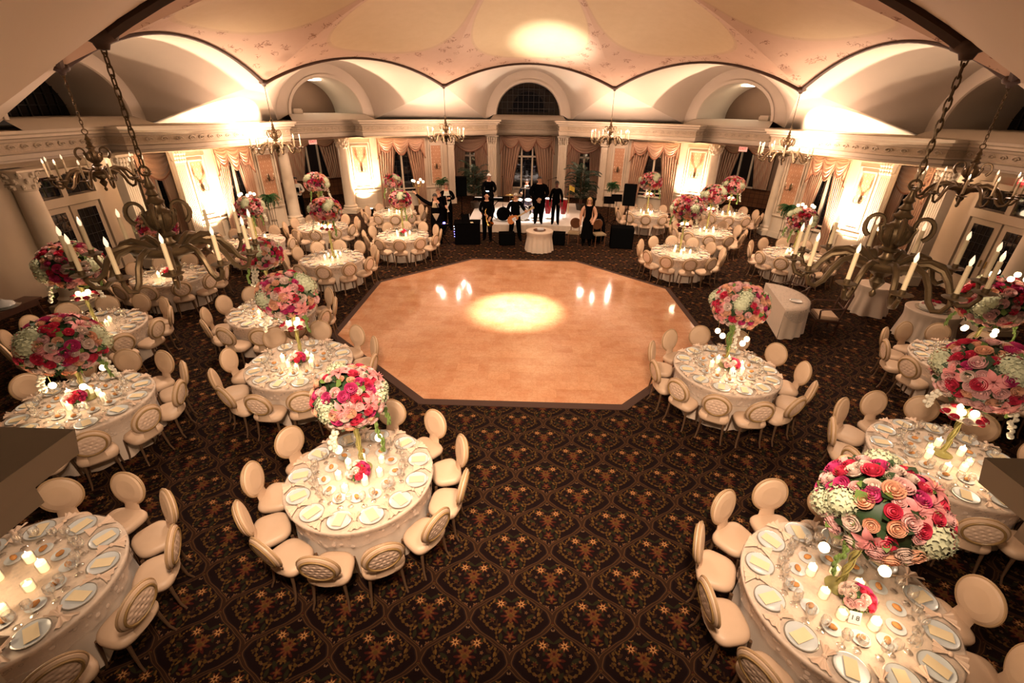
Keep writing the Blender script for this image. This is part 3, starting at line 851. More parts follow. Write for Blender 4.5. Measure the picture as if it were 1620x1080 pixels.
window((0,28.93),0,1.9,2.35,.55,2,transom=1.75); curtain((0,28.82),0,3.1,'rose striped curtain with three swags behind the drummer',3,3.45,.82,flare=1.0)

# lit exit signs
def exit_sign(c,rz,label,red=False):
    r=thing('exit_sign',label,'sign',c,rz)
    b=MB(); b.box((0,0,0),(.36,.05,.22)); ob('sign_box',b.mesh('sign_box',M['exit_red' if red else 'exit_pink'],0),r)
    cu=bpy.data.curves.new('exit_text','FONT'); cu.body='EXIT'; cu.size=.15; cu.align_x='CENTER'; cu.align_y='CENTER'; cu.extrude=.004
    t=bpy.data.objects.new('tmp',cu); COL.objects.link(t)
    dg=bpy.context.evaluated_depsgraph_get(); me=bpy.data.meshes.new_from_object(t.evaluated_get(dg)); bpy.data.objects.remove(t)
    me.materials.clear(); me.materials.append(M['exit_letter' if not red else 'bulb'])
    ob('sign_lettering',me,r,(0,-.03,0),rot=(pi/2,0,0)); return r
exit_sign((-9.75,22.35,3.38),.85,'pale pink EXIT sign over the alcove with the waiter')
exit_sign((9.6,22.35,3.38),-.85,'pale pink EXIT sign over the wood-panelled alcove')
exit_sign((13.3,13.3,3.38),-pi/2,'glowing red EXIT sign over the glass doors',True)
# ------------------------------------------------------------------ tables, chairs, settings
TB={'A':(-2.03,4.38),'B':(-4.91,2.69),'C':(-6.87,5.75),'D':(-8.96,8.36),'E':(-9.58,11.57),'F':(-4.05,7.14),'G':(-5.69,9.39),'H':(-5.86,13.4),'I':(-9.16,15.16),'J':(-4.4,16.29),'K':(-5.65,20.0),'L':(-7.73,17.32),'M':(3.75,7.35),'N':(5.11,14.88),'O':(6.96,17.75),'P':(8.8,14.9),'Q':(5.4,20.9),'R':(8.98,20.95),'V':(8.51,7.85),'W':(5.86,5.02),'X':(3.21,2.94)}
PH={'A':'front centre table','B':'bottom left corner table','C':'lower left edge table','D':'upper left edge table','E':'table under near left chandelier',
'F':'table at dance floor left corner','G':'inner left table beside the chandelier','H':'far left dance floor table','I':'table by left side window','J':'table beside the arm-raising singer','K':'table under left back window','L':'table before the waiter alcove',
'M':'table at dance floor right corner','N':'far right dance floor table','O':'middle table of right back trio','P':'table by right side window','Q':'table beside pole loudspeaker','R':'table at wood-panelled alcove',
'V':'upper right edge table','W':'middle right edge table','X':'bottom right table numbered 18'}
CHA={'A':[23,55,88,121,154,186,214,242,270,298,326,354],'F':[0,30,60,97,135,179,210,239,267,295,325],'M':[27,60,92,123,155,187,215,243,271,299,327,356],'B':[-4,24,53,85,117,147,177,207,237,267,297,327],
'I':[22,91,120,148,177,206,235,264,293,322,351],
'X':[1,32,65,94,124,154,184,213,243,273,303,333]}
OFF={'C':14,'D':0,'E':15,'G':17,'H':11,'I':26.5,'J':9,'K':15,'L':11.5,'N':26,'O':14,'P':18,'Q':15,'R':10,'V':12,'W':5}
SKIP={'H':[],'V':[],'P':[]}
HRS=['twelve','one','two','three','four','five','six','seven','eight','nine','ten',"eleven"]
def hours(angs):
    raw=[((90-a)/30)%12 for a in angs]
    order=sorted(range(len(angs)),key=lambda i:raw[i]); out={}; used=set()
    for i in order:
        h=int(round(raw[i]))%12
        for d in (0,1,-1,2,-2,3,-3,4,-4,5,6):
            g=(h+d)%12
            if g not in used: used.add(g); out[i]=HRS[g]; break
    return [out[i] for i in range(len(angs))]
for k in TB:
    if k not in CHA: CHA[k]=[OFF[k]+30*i for i in range(12) if not (k=='I' and i==1)]
NEAR=set('ABCDEFGHMVWX')

def build_chair():
    r=thing('banquet_chair','x','chair')
    # seat: puffed trapezoid cushion, front towards +y
    b=MB()
    def se(u,v):
        a=u*TAU; e=.62
        cx=abs(cos(a))**e*(1 if cos(a)>=0 else -1); sy=abs(sin(a))**e*(1 if sin(a)>=0 else -1)
        prof=[(.0,-.5),(.86,-.5),(.98,-.3),(1.0,.05),(.95,.3),(.82,.45),(.5,.55),(0,.57)]
        k=v*(len(prof)-1); i=min(int(k),len(prof)-2); f=k-i
        rr=prof[i][0]*(1-f)+prof[i+1][0]*f; z=prof[i][1]*(1-f)+prof[i+1][1]*f
        w=.235-.022*sy
        return (cx*w*rr,sy*.20*rr-.02,.43+z*.12)
    b.grid(se,36,7,0,wu=True)
    ob('seat',b.mesh('chair_seat',M['seat'],60),r)
    # round spoon back leaning outwards
    tilt=radians(11); B0=Vector((0,-.20,.47)); up=Vector((0,-sin(tilt),cos(tilt))); fw=Vector((0,cos(tilt),sin(tilt)))
    cz=.29
    def bp(x,h,d): return Vector((x,0,0))+B0+up*h+fw*d
    b=MB()
    prof=[(0,.035),(.55,.038),(.86,.028),(.97,.008),(.97,-.02),(.88,-.033),(0,-.033)]
    for (r0,d0),(r1,d1) in zip(prof,prof[1:]):
        b.grid(lambda u,v: bp((.222*cos(u*TAU))*(r0+(r1-r0)*v),cz+.225*sin(u*TAU)*(r0+(r1-r0)*v),d0+(d1-d0)*v),36,1,0,wu=True)
    b.tube([bp(0,-.05,-.005),bp(0,.01,0),bp(0,.07,0),bp(0,.12,0)],[.13,.10,.095,.12],12,flat=.3)
    ob('backrest',b.mesh('chair_backrest',M['seat'],60),r)
    b=MB(); b.tube([bp(.218*cos(TAU*i/36),cz+.221*sin(TAU*i/36),.004) for i in range(36)],.013,6,closed=True)
    ob('piping',b.mesh('chair_piping',M['piping']),r)
    b=MB(); btn=[]
    for j in range(-3,4):
        for i in range(-4,5):
            x=(i+.5*(j%2))*.072; h=j*.055
            if (x/.150)**2+(h/.155)**2<1: btn.append((x,h))
    def tp(u,v):
        x=.168*cos(u*TAU)*v; h=.172*sin(u*TAU)*v
        d=min((hypot(x-p,h-q) for p,q in btn))
        k=min(abs(((x/.072+h/.110)%1)-.5),abs(((x/.072-h/.110)%1)-.5))
        bulge=.016*(1-v**6)-.013*math.exp(-(d/.016)**2)-.004*math.exp(-(k/.06)**2)
        return bp(x,cz+h,-.034-bulge)
    b.grid(tp,60,16,0,wu=True)
    ob('tufted_panel',b.mesh('chair_tufting',M['tuft'],180),r)
    b=MB(); b.tube([bp(.176*cos(TAU*i/36),cz+.180*sin(TAU*i/36),-.036) for i in range(36)],.014,6,closed=True)
    ob('panel_rim',b.mesh('chair_panel_rim',M['goldrim']),r)
    for sx in (-1,1):
        for sy in (-1,1):
            b=MB(); x=sx*.17; y=sy*.16
            b.tube([(x,y,.38),(x*1.05,y*1.05,.25),(x*1.12,y*(1.18 if sy<0 else 1.08),.08),(x*1.2,y*(1.42 if sy<0 else 1.15),.0)],[.02,.017,.013,.011],8)
            ob('leg',b.mesh('chair_leg',M['chairleg']),r)
    index_kids(r); return r
chair0=build_chair()
RC=1.08
for k,(tx,ty) in TB.items():
    for a,h in zip(CHA[k],hours(CHA[k])):
        if a is None: continue
        ar=radians(a); p=(tx+RC*cos(ar),ty+RC*sin(ar),0)
        dup(chair0,p,ar+pi/2,'cream tufted round-backed chair at %s o\'clock of %s'%(h,PH[k]),'cream chairs round the banquet tables')
for o in KIDS[chair0.name]: bpy.data.objects.remove(o,do_unlink=True)
bpy.data.objects.remove(chair0,do_unlink=True)

# cloths
def cloth_mesh(R,H,seed,folds=18,amp=.035,mid=None,z0=0.006,mat='cloth',flare=.02):
    rnd=random.Random(seed); ph=[rnd.uniform(0,TAU) for _ in range(4)]
    b=MB()
    prof=[(0,0),(.5,0),(.86,0),(.97,0),(1.0,-.006),(1.0,-.03)]
    N=96
    def fn(u,v):
        a=u*TAU
        if v<.42:
            k=v/.42*(len(prof)-1); i=min(int(k),len(prof)-2); f=k-i
            r=R*(prof[i][0]*(1-f)+prof[i+1][0]*f); z=H+prof[i][1]*(1-f)+prof[i+1][1]*f
        else:
            w=(v-.42)/.58; z=H-.03-(H-.03-z0)*w
            fo=sin(a*folds+ph[0]+1.2*sin(a*3+ph[1]))*.7+sin(a*(folds*.6)+ph[2])*.4
            r=R-.078*sin(min(1,w*2.6)*pi/2)+amp*w**.9*fo*.9+flare*w
        return (r*cos(a),r*sin(a),z)
    b.grid(fn,N,19,0,wu=True)
    return b.mesh('table_cloth',M[mat],180)
def lace_mesh(R,H,seed):
    rnd=random.Random(seed); ph=rnd.uniform(0,TAU)
    b=MB()
    prof=[(0.02,.004),(.5,.004),(.97,.004),(1.004,-.002),(1.008,-.03)]
    def fn(u,v):
        a=u*TAU
        if v<.4:
            k=v/.4*(len(prof)-1); i=min(int(k),len(prof)-2); f=k-i
            return ((R*(prof[i][0]*(1-f)+prof[i+1][0]*f))*cos(a),(R*(prof[i][0]*(1-f)+prof[i+1][0]*f))*sin(a),H+prof[i][1]*(1-f)+prof[i+1][1]*f)
        w=(v-.4)/.6
        L=.15+.075*abs(sin(2*a+ph))+.014*abs(sin(a*30))
        r=R*1.010-.035*sin(min(1,w*2)*pi/2)+.012*w*sin(a*15+ph)
        return (r*cos(a),r*sin(a),H-.03-L*w)
    b.grid(fn,120,13,0,wu=True); return b.mesh('lace_overlay',M['lace'],180)
TCL=[cloth_mesh(.92,.76,s) for s in (1,2,3)]; LCE=[lace_mesh(.92,.762,s) for s in (1,2,3)]
for i,(k,(tx,ty)) in enumerate(TB.items()):
    t=thing('banquet_table','round banquet table under ivory cloth and lace, %s'%(PH[k].replace(' table','',1) if False else 'the '+PH[k]),'table',(tx,ty,0),RND.uniform(0,TAU),'round banquet tables')
    ob('tablecloth',TCL[i%3],t); ob('lace_overlay',LCE[i%3],t)

# place settings
ZT=.7685
b=MB(); b.lathe([(0,0),(.085,0),(.09,.002),(.140,.012),(.142,.015),(.138,.016)],28,mi=1); b.lathe([(.131,.0165),(.121,.013),(.095,.006),(0,.006)],28,mi=0); b.lathe([(.138,.016),(.131,.0165)],28,mi=1)
PLATE=b.mesh('charger_plate',[M['plate'],M['rim']],40)
b=MB(); b.box((0,0,.002),(.105,.18,.004)); MENU=b.mesh('menu_card',M['menu'],0)
b=MB()
def fan(u,v,s):
    w=.012+(.058 if s>0 else .080)*v**1.2; x=(u-.5)*2*w; y=s*(.012+.095*v); return (x,y,.029+.012*sin(u*TAU*3)*v+.006*(1-v))
for s in (-1,1): b.grid(lambda u,v,s=s: fan(u,v,s),18,6)
b.ball((0,0,.034),(.022,.018,.016),10,6)
NAPK=b.mesh('bow_napkin',M['napkin'],180)
b=MB(); b.lathe([(0,0),(.034,.002),(.030,.005),(.006,.012),(.0045,.08),(.010,.092),(.034,.12),(.041,.15),(.036,.195),(.034,.195),(.039,.15),(.032,.122),(.006,.094)],14)
GLASS=b.mesh('wine_glass',M['glass'],60)
b=MB(); b.lathe([(0,0),(.05,0),(.078,.008),(.08,.010),(.076,.010),(.05,.004),(0,.004)],22); BPLATE=b.mesh('bread_plate',M['plate'],40)
def roll():
    b=MB()
    def fn(u,v):
        a=u*TAU; t=-pi/2+pi*v
        return (.042*cos(t)*cos(a),.027*cos(t)*sin(a),.024+.022*sin(t)+.003*sin(a*3+v*9))
    b.grid(fn,14,9,0,wu=True); return b.mesh('bread_roll',M['bread'],180)
ROLL=roll()
def put(name,mesh,loc,rz,label,cat,group=None,scale=None):
    o=ob(name,mesh,None,loc,rz,None,scale); return tag(o,label,cat,group)
gl=MB()
for k,(tx,ty) in TB.items():
    hs=hours(CHA[k]); ph=PH[k]
    for i,(a,h) in enumerate(zip(CHA[k],hs)):
        ar=radians(a)
        def at(r,da): w=ar+radians(da); return (tx+r*cos(w),ty+r*sin(w))
        px,py=at(.745,0)
        put('charger_plate',PLATE,(px,py,ZT),ar+pi/2,'pale silver-rimmed plate at %s o\'clock of %s'%(h,ph),'plate','charger plates')
        put('menu_card',MENU,(px,py,ZT+.0165),ar+pi/2+RND.uniform(-.25,.25),'cream menu card on %s o\'clock plate of %s'%(h,ph),'menu','menu cards')
        nx=CHA[k][(i+1)%len(CHA[k])]; da=((nx-a)%360)/2
        px,py=at(.79,da)
        if da>9: put('napkin',NAPK,(px,py,ZT),ar+radians(da)+pi/2+RND.uniform(-.2,.2),'blush bow napkin after the %s o\'clock plate of %s'%(h,ph),'napkin','bow napkins',1.12)
        g1,g2=at(.54,da*.45),at(.565,-da*.4)
        if k in NEAR:
            put('wine_glass',GLASS,(*g1,ZT),0,'smaller stemmed wine glass at %s o\'clock of %s'%(h,ph),'glass','stemmed glasses')
            if k not in 'EH' : put('wine_glass',GLASS,(*g2,ZT),0,'larger stemmed water goblet at %s o\'clock of %s'%(h,ph),'glass','stemmed glasses',1.08)
        else:
            for g in (g1,g2):
                gl.lathe([(0,0),(.034,.002),(.005,.012),(.0045,.08),(.034,.12),(.041,.15),(.035,.195)],8,(g[0],g[1],ZT))
        if k in 'ABCFGMVWX' and i%1==0:
            px,py=at(.44 if i%2 else .415,da*.9)
            put('bread_plate',BPLATE,(px,py,ZT),0,'small side plate at %s o\'clock of %s'%(h,ph),'plate','bread plates')
            put('bread_roll',ROLL,(px,py,ZT+.0045),RND.uniform(0,6),'golden bread roll at %s o\'clock of %s'%(h,ph),'bread','bread rolls')
g=ob('distant_glasses',gl.mesh('distant_glasses',M['glass'],60)); tag(g,'clear stemmed glasses crowded on the tables near the back wall','glasses',None,'stuff')

# flowers -------------------------------------------------------------------
def rose_mesh(mat,seed):
    rnd=random.Random(seed); b=MB()
    for ring,(n,r,h) in enumerate(((3,.34,.62),(4,.56,.60),(5,.78,.48),(6,.98,.26))):
        for i in range(n):
            a0=TAU*(i+.37*ring)/n+rnd.uniform(-.15,.15); w=TAU/n*.72
            def fn(u,v,a0=a0,w=w,r=r,h=h,ring=ring):
                a=a0+(u-.5)*w*2*(.45+.55*sin(min(1,v*1.3)*pi/2)); flare=(.04+.06*ring)*v**4
                rr=r*(.42+.58*sin(v*pi*.62))+flare
                return (rr*cos(a),rr*sin(a),-.5+(h+.5)*v-.16*(2*u-1)**2*v)
            b.grid(fn,4,5)
    b.ball((0,0,.15),(.24,.24,.42),8,6)
    b.lathe([(0,-.6),(.45,-.5),(.8,-.1),(.7,.02),(0,.05)],12)
    return b.mesh('rose',M[mat],180)
def hyd_mesh(seed):
    rnd=random.Random(seed); b=MB(); b.ball((0,0,-.05),(.80,.80,.62),12,8)
    N=62
    for i in range(N):
        z=1-1.55*(i+.5)/N; q=sqrt(max(0,1-z*z)); a=i*2.39996
        n=Vector((q*cos(a),q*sin(a),z*.8)); p=n*.95; R=n.to_track_quat('Z','Y').to_matrix()
        tw=rnd.uniform(0,TAU)
        vs=[p+R@Vector((0,0,.0))]
        for j in range(8):
            rr=.20 if j%2==0 else .10; w=tw+TAU*j/8
            vs.append(p+R@Vector((rr*cos(w),rr*sin(w),.05 if j%2==0 else .0)))
        b.add(vs,[(0,1+j,1+(j+1)%8) for j in range(8)])
    return b.mesh('hydrangea',M['hyd'],180)
def lily_mesh():
    b=MB()
    for i in range(6):
        a=TAU*i/6
        def fn(u,v):
            l=.1+v*1.0; w=.30*sin(pi*min(1,.12+v*.88))*(1-.15*v); x=(u-.5)*2*w
            z=.22*sin(v*2.2)-.35*v*v+.06*(2*u-1)**2
            return (l*cos(a)-x*sin(a),l*sin(a)+x*cos(a),z)
        b.grid(fn,4,7)
        b.tube([(0,0,0),(.18*cos(a+.5),.18*sin(a+.5),.3),(.3*cos(a+.5),.3*sin(a+.5),.42)],.025,4)
    return b.mesh('lily',M['lily'],180)
def foliage_mesh(R,seed,n=150):
    rnd=random.Random(seed); b=MB(); b.ball((0,0,0),(R[0]*.80,R[0]*.80,R[1]*.80),16,10)
    for i in range(n):
        z=1-2*(i+.5)/n; q=sqrt(1-z*z); a=i*2.39996+rnd.uniform(-.2,.2)
        nrm=Vector((q*cos(a),q*sin(a),z)); p=Vector((nrm.x*R[0],nrm.y*R[0],nrm.z*R[1]))*.84
        t=(nrm.cross(Vector((rnd.uniform(-1,1),rnd.uniform(-1,1),rnd.uniform(-1,1))))).normalized(); s=nrm.cross(t)
        L=rnd.uniform(.09,.15); w=L*.36; o=nrm*.05+t*.02
        b.add([p,p+o+t*L*.5+s*w,p+nrm*.08+t*L,p+o+t*L*.5-s*w],[(0,1,2,3)],1 if rnd.random()<.25 else 0)
    return b.mesh('foliage_ball',[M['leaf'],M['leaf2']],180)
ROSE={k:rose_mesh('rose_'+k,i) for i,k in enumerate(('red','magenta','coral','pink','pale'))}
HYD=[hyd_mesh(1),hyd_mesh(2)]; LILY=lily_mesh()
FR=(.50,.42); FOL=[foliage_mesh(FR,s) for s in (1,2)]
def vine_mesh(L,seed,mat,white):
    rnd=random.Random(seed); b=MB(); pts=[]
    for i in range(9): 
        v=i/8; pts.append((.10*sin(v*1.7)+rnd.uniform(-.012,.012),rnd.uniform(-.015,.015),-L*v))
    b.tube(pts,.012,5)
    for i in range(26):
        v=(i+1)/27; p=pts[int(v*8)]; 
        if white: b.ball((p[0]+rnd.uniform(-.03,.03),p[1]+rnd.uniform(-.03,.03),-L*v),rnd.uniform(.018,.032),6,4)
        else: b.ball((p[0]+rnd.uniform(-.02,.02),p[1]+rnd.uniform(-.02,.02),-L*v),(.022*(1.1-v*.6),.022*(1.1-v*.6),.035),6,4)
    return b.mesh('hanging_vine',M[mat],180)
VW=[vine_mesh(.42,1,'stock',True),vine_mesh(.34,2,'stock',True)]; VG=[vine_mesh(.52,3,'leaf2',False),vine_mesh(.40,4,'leaf2',False)]
def stand_mesh(h):
    b=MB()
    b.lathe([(0,0),(.11,0),(.12,.012),(.05,.03),(.022,.07),(.018,h*.5),(.026,h*.8),(.07,h*.95),(.10,h),(0,h)],16)
    for j in range(3):
        b.tube([(.03*cos(TAU*(j/3+i*.09)),.03*sin(TAU*(j/3+i*.09)),.05+(h-.1)*i/14) for i in range(15)],.007,5)
    return b.mesh('trumpet_stand',M['stemgold'],50)
STAND=stand_mesh(.86)
def bloom_list(seed,n,jit=.0):
    rnd=random.Random(seed); L=[]
    hyd=[(rnd.uniform(0,TAU),rnd.uniform(-.25,.75)) for _ in range(1)]
    ha=rnd.uniform(0,TAU); HS=[]
    for i in range(7):
        z=[.62,.30,.12,.45,-.1,.2,.78][i]; a=ha+i*2.1+rnd.uniform(-.3,.3); HS.append(Vector((sqrt(1-z*z)*cos(a),sqrt(1-z*z)*sin(a),z)))
    for h in HS: L.append(('hydrangea',h,rnd.uniform(.13,.165)))
    for i in range(n):
        z=1-1.72*(i+.5)/n; q=sqrt(max(0,1-z*z)); a=i*2.39996+rnd.uniform(-.12,.12)+seed
        nr=Vector((q*cos(a),q*sin(a),z))
        if any((nr-h).length<.30 for h in HS): continue
        t=rnd.random()
        if z<-.45: kind='pale' if t<.45 else 'pink' if t<.75 else 'coral'
        elif t<.08: kind='lily'
        elif t<.26: kind='red'
        elif t<.38: kind='magenta'
        elif t<.58: kind='coral'
        elif t<.78: kind='pink'
        elif t<.90: kind='pale'
        else: continue
        L.append((kind,nr,{'lily':.14}.get(kind,rnd.uniform(.050,.076))))
    return L
def arrangement(key,z,kind='stand',D=1.0,detail=True,off=(0,.1),label=''):
    tx,ty=TB[key]; x,y=tx+off[0],ty+off[1]
    seed=ord(key)*1.37
    r=thing('flower_arrangement',label,'flowers',(x,y,ZT+.0),0,'tall rose balls on the banquet tables')
    hz=z-ZT; sc=D/1.06
    ob('stand',STAND,r,scale=(1,1,(hz-.30*sc)/.86))
    if detail:
        rnd=random.Random(int(seed))
        ob('foliage',FOL[ord(key)%2],r,(0,0,hz),scale=sc)
        for kd,nr,s in bloom_list(seed,150):
            p=Vector((nr.x*FR[0],nr.y*FR[0],nr.z*FR[1]))*(.93 if kd!='hydrangea' else .86)*sc*rnd.uniform(.96,1.05)
            n2=Vector((nr.x/FR[0],nr.y/FR[0],nr.z/FR[1])).normalized(); q=n2.to_track_quat('Z','Y')
            m={'hydrangea':HYD[rnd.randrange(2)],'lily':LILY}.get(kd) or ROSE[kd]
            nm={'hydrangea':'hydrangea','lily':'lily'}.get(kd,'rose')
            o=ob(nm,m,r,(p.x,p.y,p.z+hz),rot=q.to_euler(),scale=s*sc)
        for i in range(4):
            a=rnd.uniform(0,TAU)+i*1.6; m=(VW if i%2==0 else VG)[rnd.randrange(2)]
            ob('hanging_vine',m,r,(.36*sc*cos(a),.36*sc*sin(a),hz-.18*sc),rz=a)
    if kind=='tier':   # ring of bloom and candle dishes below the ball
        b=MB(); b.lathe([(.02,0),(.2,.02),(.24,.05),(.22,.05),(.05,.03)],20); t=ob('candle_tier',b.mesh('candle_tier_dish',M['stock'],60),r,(0,0,hz-.62*sc))
        for i in range(9):
            a=TAU*i/9; ob('rose',ROSE['red' if i%3 else 'pale'],t,(.2*cos(a),.2*sin(a),.05),rot=(.5*sin(-a),.5*cos(a),0),scale=.05)
    return r
ARR={'A':(1.89,'stand',.92,'rose ball on slim gold stem over the front centre table'),
'C':(1.72,'stand',1.12,'large rose ball with trailing white vines over the lower left edge table'),
'D':(2.05,'tier',1.16,'rose ball over lit candle tier, upper left edge table'),
'E':(2.06,'tier',.98,'rose ball half hidden by the near left chandelier'),
'F':(2.04,'tier',1.04,'big rose ball over candle tier at the dance floor left corner'),
'G':(2.05,'stand',.90,'green and coral flower ball beside the near left chandelier arms'),
'H':(2.17,'tier',.96,'tall red and white flower ball below the topmost one on the left'),
'I':(1.85,'stand',.92,'flower ball topped with candle globes by left side window'),
'J':(1.98,'stand',.84,'lower rose ball of the pair near the raised-arm singer'),
'K':(2.03,'stand',.84,'upper rose ball of the pair before the left back window'),
'L':(2.34,'stand',.94,'highest rose ball on the left, before the waiter alcove'),
'M':(1.96,'stand',1.0,'rose ball with hanging votive globes at dance floor right corner'),
'N':(2.17,'tier',1.02,'lowest rose ball of the right back trio'),
'O':(2.09,'tier',.98,'middle rose ball of the right back trio'),
'P':(1.86,'stand',.96,'flower ball topped with candle globes by right side window'),
'Q':(2.10,'tier',1.02,'rose ball before the back window beside the pole loudspeaker'),
'R':(1.99,'tier',1.02,'highest rose ball of the right back trio, at the alcove'),
'V':(1.94,'stand',1.15,'dark red flower ball topped with five candle globes, right edge'),
'W':(2.05,'tier',1.12,'coral and crimson rose ball over candle tier at the right edge'),
'X':(1.88,'stand',1.04,'rose and lily ball nearest the camera over table numbered 18')}
for k,(z,kd,D,lab) in ARR.items():
    arrangement(k,z,kd,D,True,(0,.10),lab)
# candle globes: hung below or perched on top of arrangements
b=MB(); b.lathe([(0,0),(.03,.003),(.048,.03),(.045,.065),(.032,.085),(.028,.085),(.04,.063),(.0,.012)],14,mi=0); b.ball((0,0,.045),(.014,.014,.028),8,6,1)
GLOBE=b.mesh('votive_globe',[M['globe'],M['flame']],60)
b=MB(); b.tube([(0,0,.085),(.0,0,.20)],.0025,4); WIRE=b.mesh('hanging_wire',M['gold'])
def globe(key,a,r,z,lab,hang=True):
    tx,ty=TB[key]; o=thing('votive_candle',lab,'candle',(tx+r*cos(radians(a)),ty+.1+r*sin(radians(a)),z),0,'glass votive candles of the arrangements')
    ob('glass_globe',GLOBE,o)
    if hang: ob('wire',WIRE,o)
CL=['first','second','third','fourth','fifth','sixth']
for k,n,z,nm in (('M',5,1.36,'dance floor right corner ball'),('C',4,1.14,'lower left edge flower ball'),('A',3,1.30,'front centre flower ball'),('V',4,1.35,'right edge dark red flower ball'),('X',3,1.28,'nearest rose and lily ball'),('B',2,1.2,'unseen ball of the bottom left corner table')):
    if k=='B': continue
    for i in range(n): globe(k,30+i*360/n+ord(k)*7,.26+.05*(i%2),ARR[k][0]-.57-.05*(i%3),'%s lit votive globe, clockwise, hanging under the %s'%(CL[i],nm))
for k,z,nm in (('V',2.50,'right edge dark red flower ball'),('P',2.30,'right side window flower ball'),('I',2.27,'left side window flower ball')):
    for i in range(5): globe(k,72*i+18,.23,ARR[k][0]+.378*ARR[k][2]/1.06+.05,'%s candle globe, clockwise, on top of the %s'%(CL[i],nm),False)
for k in 'DEFHNOQRW':
    z=ARR[k][0]-.62*ARR[k][2]/1.06+.058
    for i in range(3): globe(k,i*120+200,.088,z,'%s lit votive, clockwise, on the flower tier above %s'%(CL[i],PH[k]),False)
# pillar candles, low posies, number cards
b=MB(); b.lathe([(0,0),(.037,0),(.039,.004),(.039,.10),(.033,.106),(.025,.10),(0,.098)],14); WAX=b.mesh('pillar_wax',M['wax'],50)
b=MB(); b.lathe([(0,0),(.009,.008),(.010,.02),(.004,.042),(0,.052)],8); FLM=b.mesh('candle_flame',M['flame'],60)
b=MB(); b.lathe([(.048,0),(.050,.002),(.050,.10),(.048,.10),(.0475,.004)],16); HOLD=b.mesh('glass_cylinder',M['glass'],60)
CL8=['first','second','third','fourth','fifth','sixth','seventh','eighth']
for k,(tx,ty) in TB.items():
    n=7 if k in NEAR else 5
    for i in range(n):
        a=TAU*(i+.5)/n+ord(k); rr=.26+.05*((i*7)%3-1); h=(.75,1.0,1.25)[(i*5+ord(k))%3]
        o=thing('pillar_candle','%s lit pillar candle, clockwise, round the centre of %s'%(CL8[i],PH[k]),'candle',(tx+rr*cos(a),ty+rr*sin(a),ZT),0,'lit pillar candles')
        ob('wax',WAX,o,scale=(1,1,h)); ob('flame',FLM,o,(0,0,.10*h))
        if k in NEAR: ob('glass_cylinder',HOLD,o)
for k in 'ACMXPFJE':
    tx,ty=TB[k]; r=thing('flower_posy','low red and pink rose posy on %s'%PH[k],'flowers',(tx+.02,ty-.10,ZT),0,'low rose posies')
    b=MB(); b.box((0,0,.045),(.13,.13,.09),0,.4); ob('vase',b.mesh('cube_vase',M['glass'],0),r)
    ob('foliage',FOL[0],r,(0,0,.13),scale=.27)
    for i in range(15):
        z=1-1.0*(i+.5)/15; q=sqrt(1-z*z); a=i*2.4
        ob('rose',ROSE[('red','pale','pink','magenta','pale')[i%5]],r,(.13*q*cos(a),.13*q*sin(a),.14+.085*z),rot=Vector((q*cos(a),q*sin(a),z)).to_track_quat('Z','Y').to_euler(),scale=.045)
def card(k,txt,dx,dy,rz):
    tx,ty=TB[k]; r=thing('number_card','white number card printed %s standing on the %s'%(txt,PH[k]),'card',(tx+dx,ty+dy,ZT),rz)
    b=MB(); b.M=Matrix.Rotation(radians(-22),4,'X'); b.box((0,0,.062),(.10,.004,.12)); ob('card',b.mesh('number_card',M['paper'],0),r)
    cu=bpy.data.curves.new('number_text','FONT'); cu.body=txt; cu.size=.065; cu.align_x='CENTER'; cu.align_y='CENTER'; cu.extrude=.0008; cu.space_character=1.3
    t=bpy.data.objects.new('tmp',cu); COL.objects.link(t); dg=bpy.context.evaluated_depsgraph_get(); me=bpy.data.meshes.new_from_object(t.evaluated_get(dg)); bpy.data.objects.remove(t)
    me.materials.clear(); me.materials.append(M['ink'])
    ob('printed_number',me,r,(0,.0625*sin(radians(22))-.004,.0625*cos(radians(22))),rot=(pi/2-radians(22),0,0))
card('X','18',-.07,-.27,-.25); card('C','21',.19,-.24,.3); card('M','16',.0,-.31,.0)

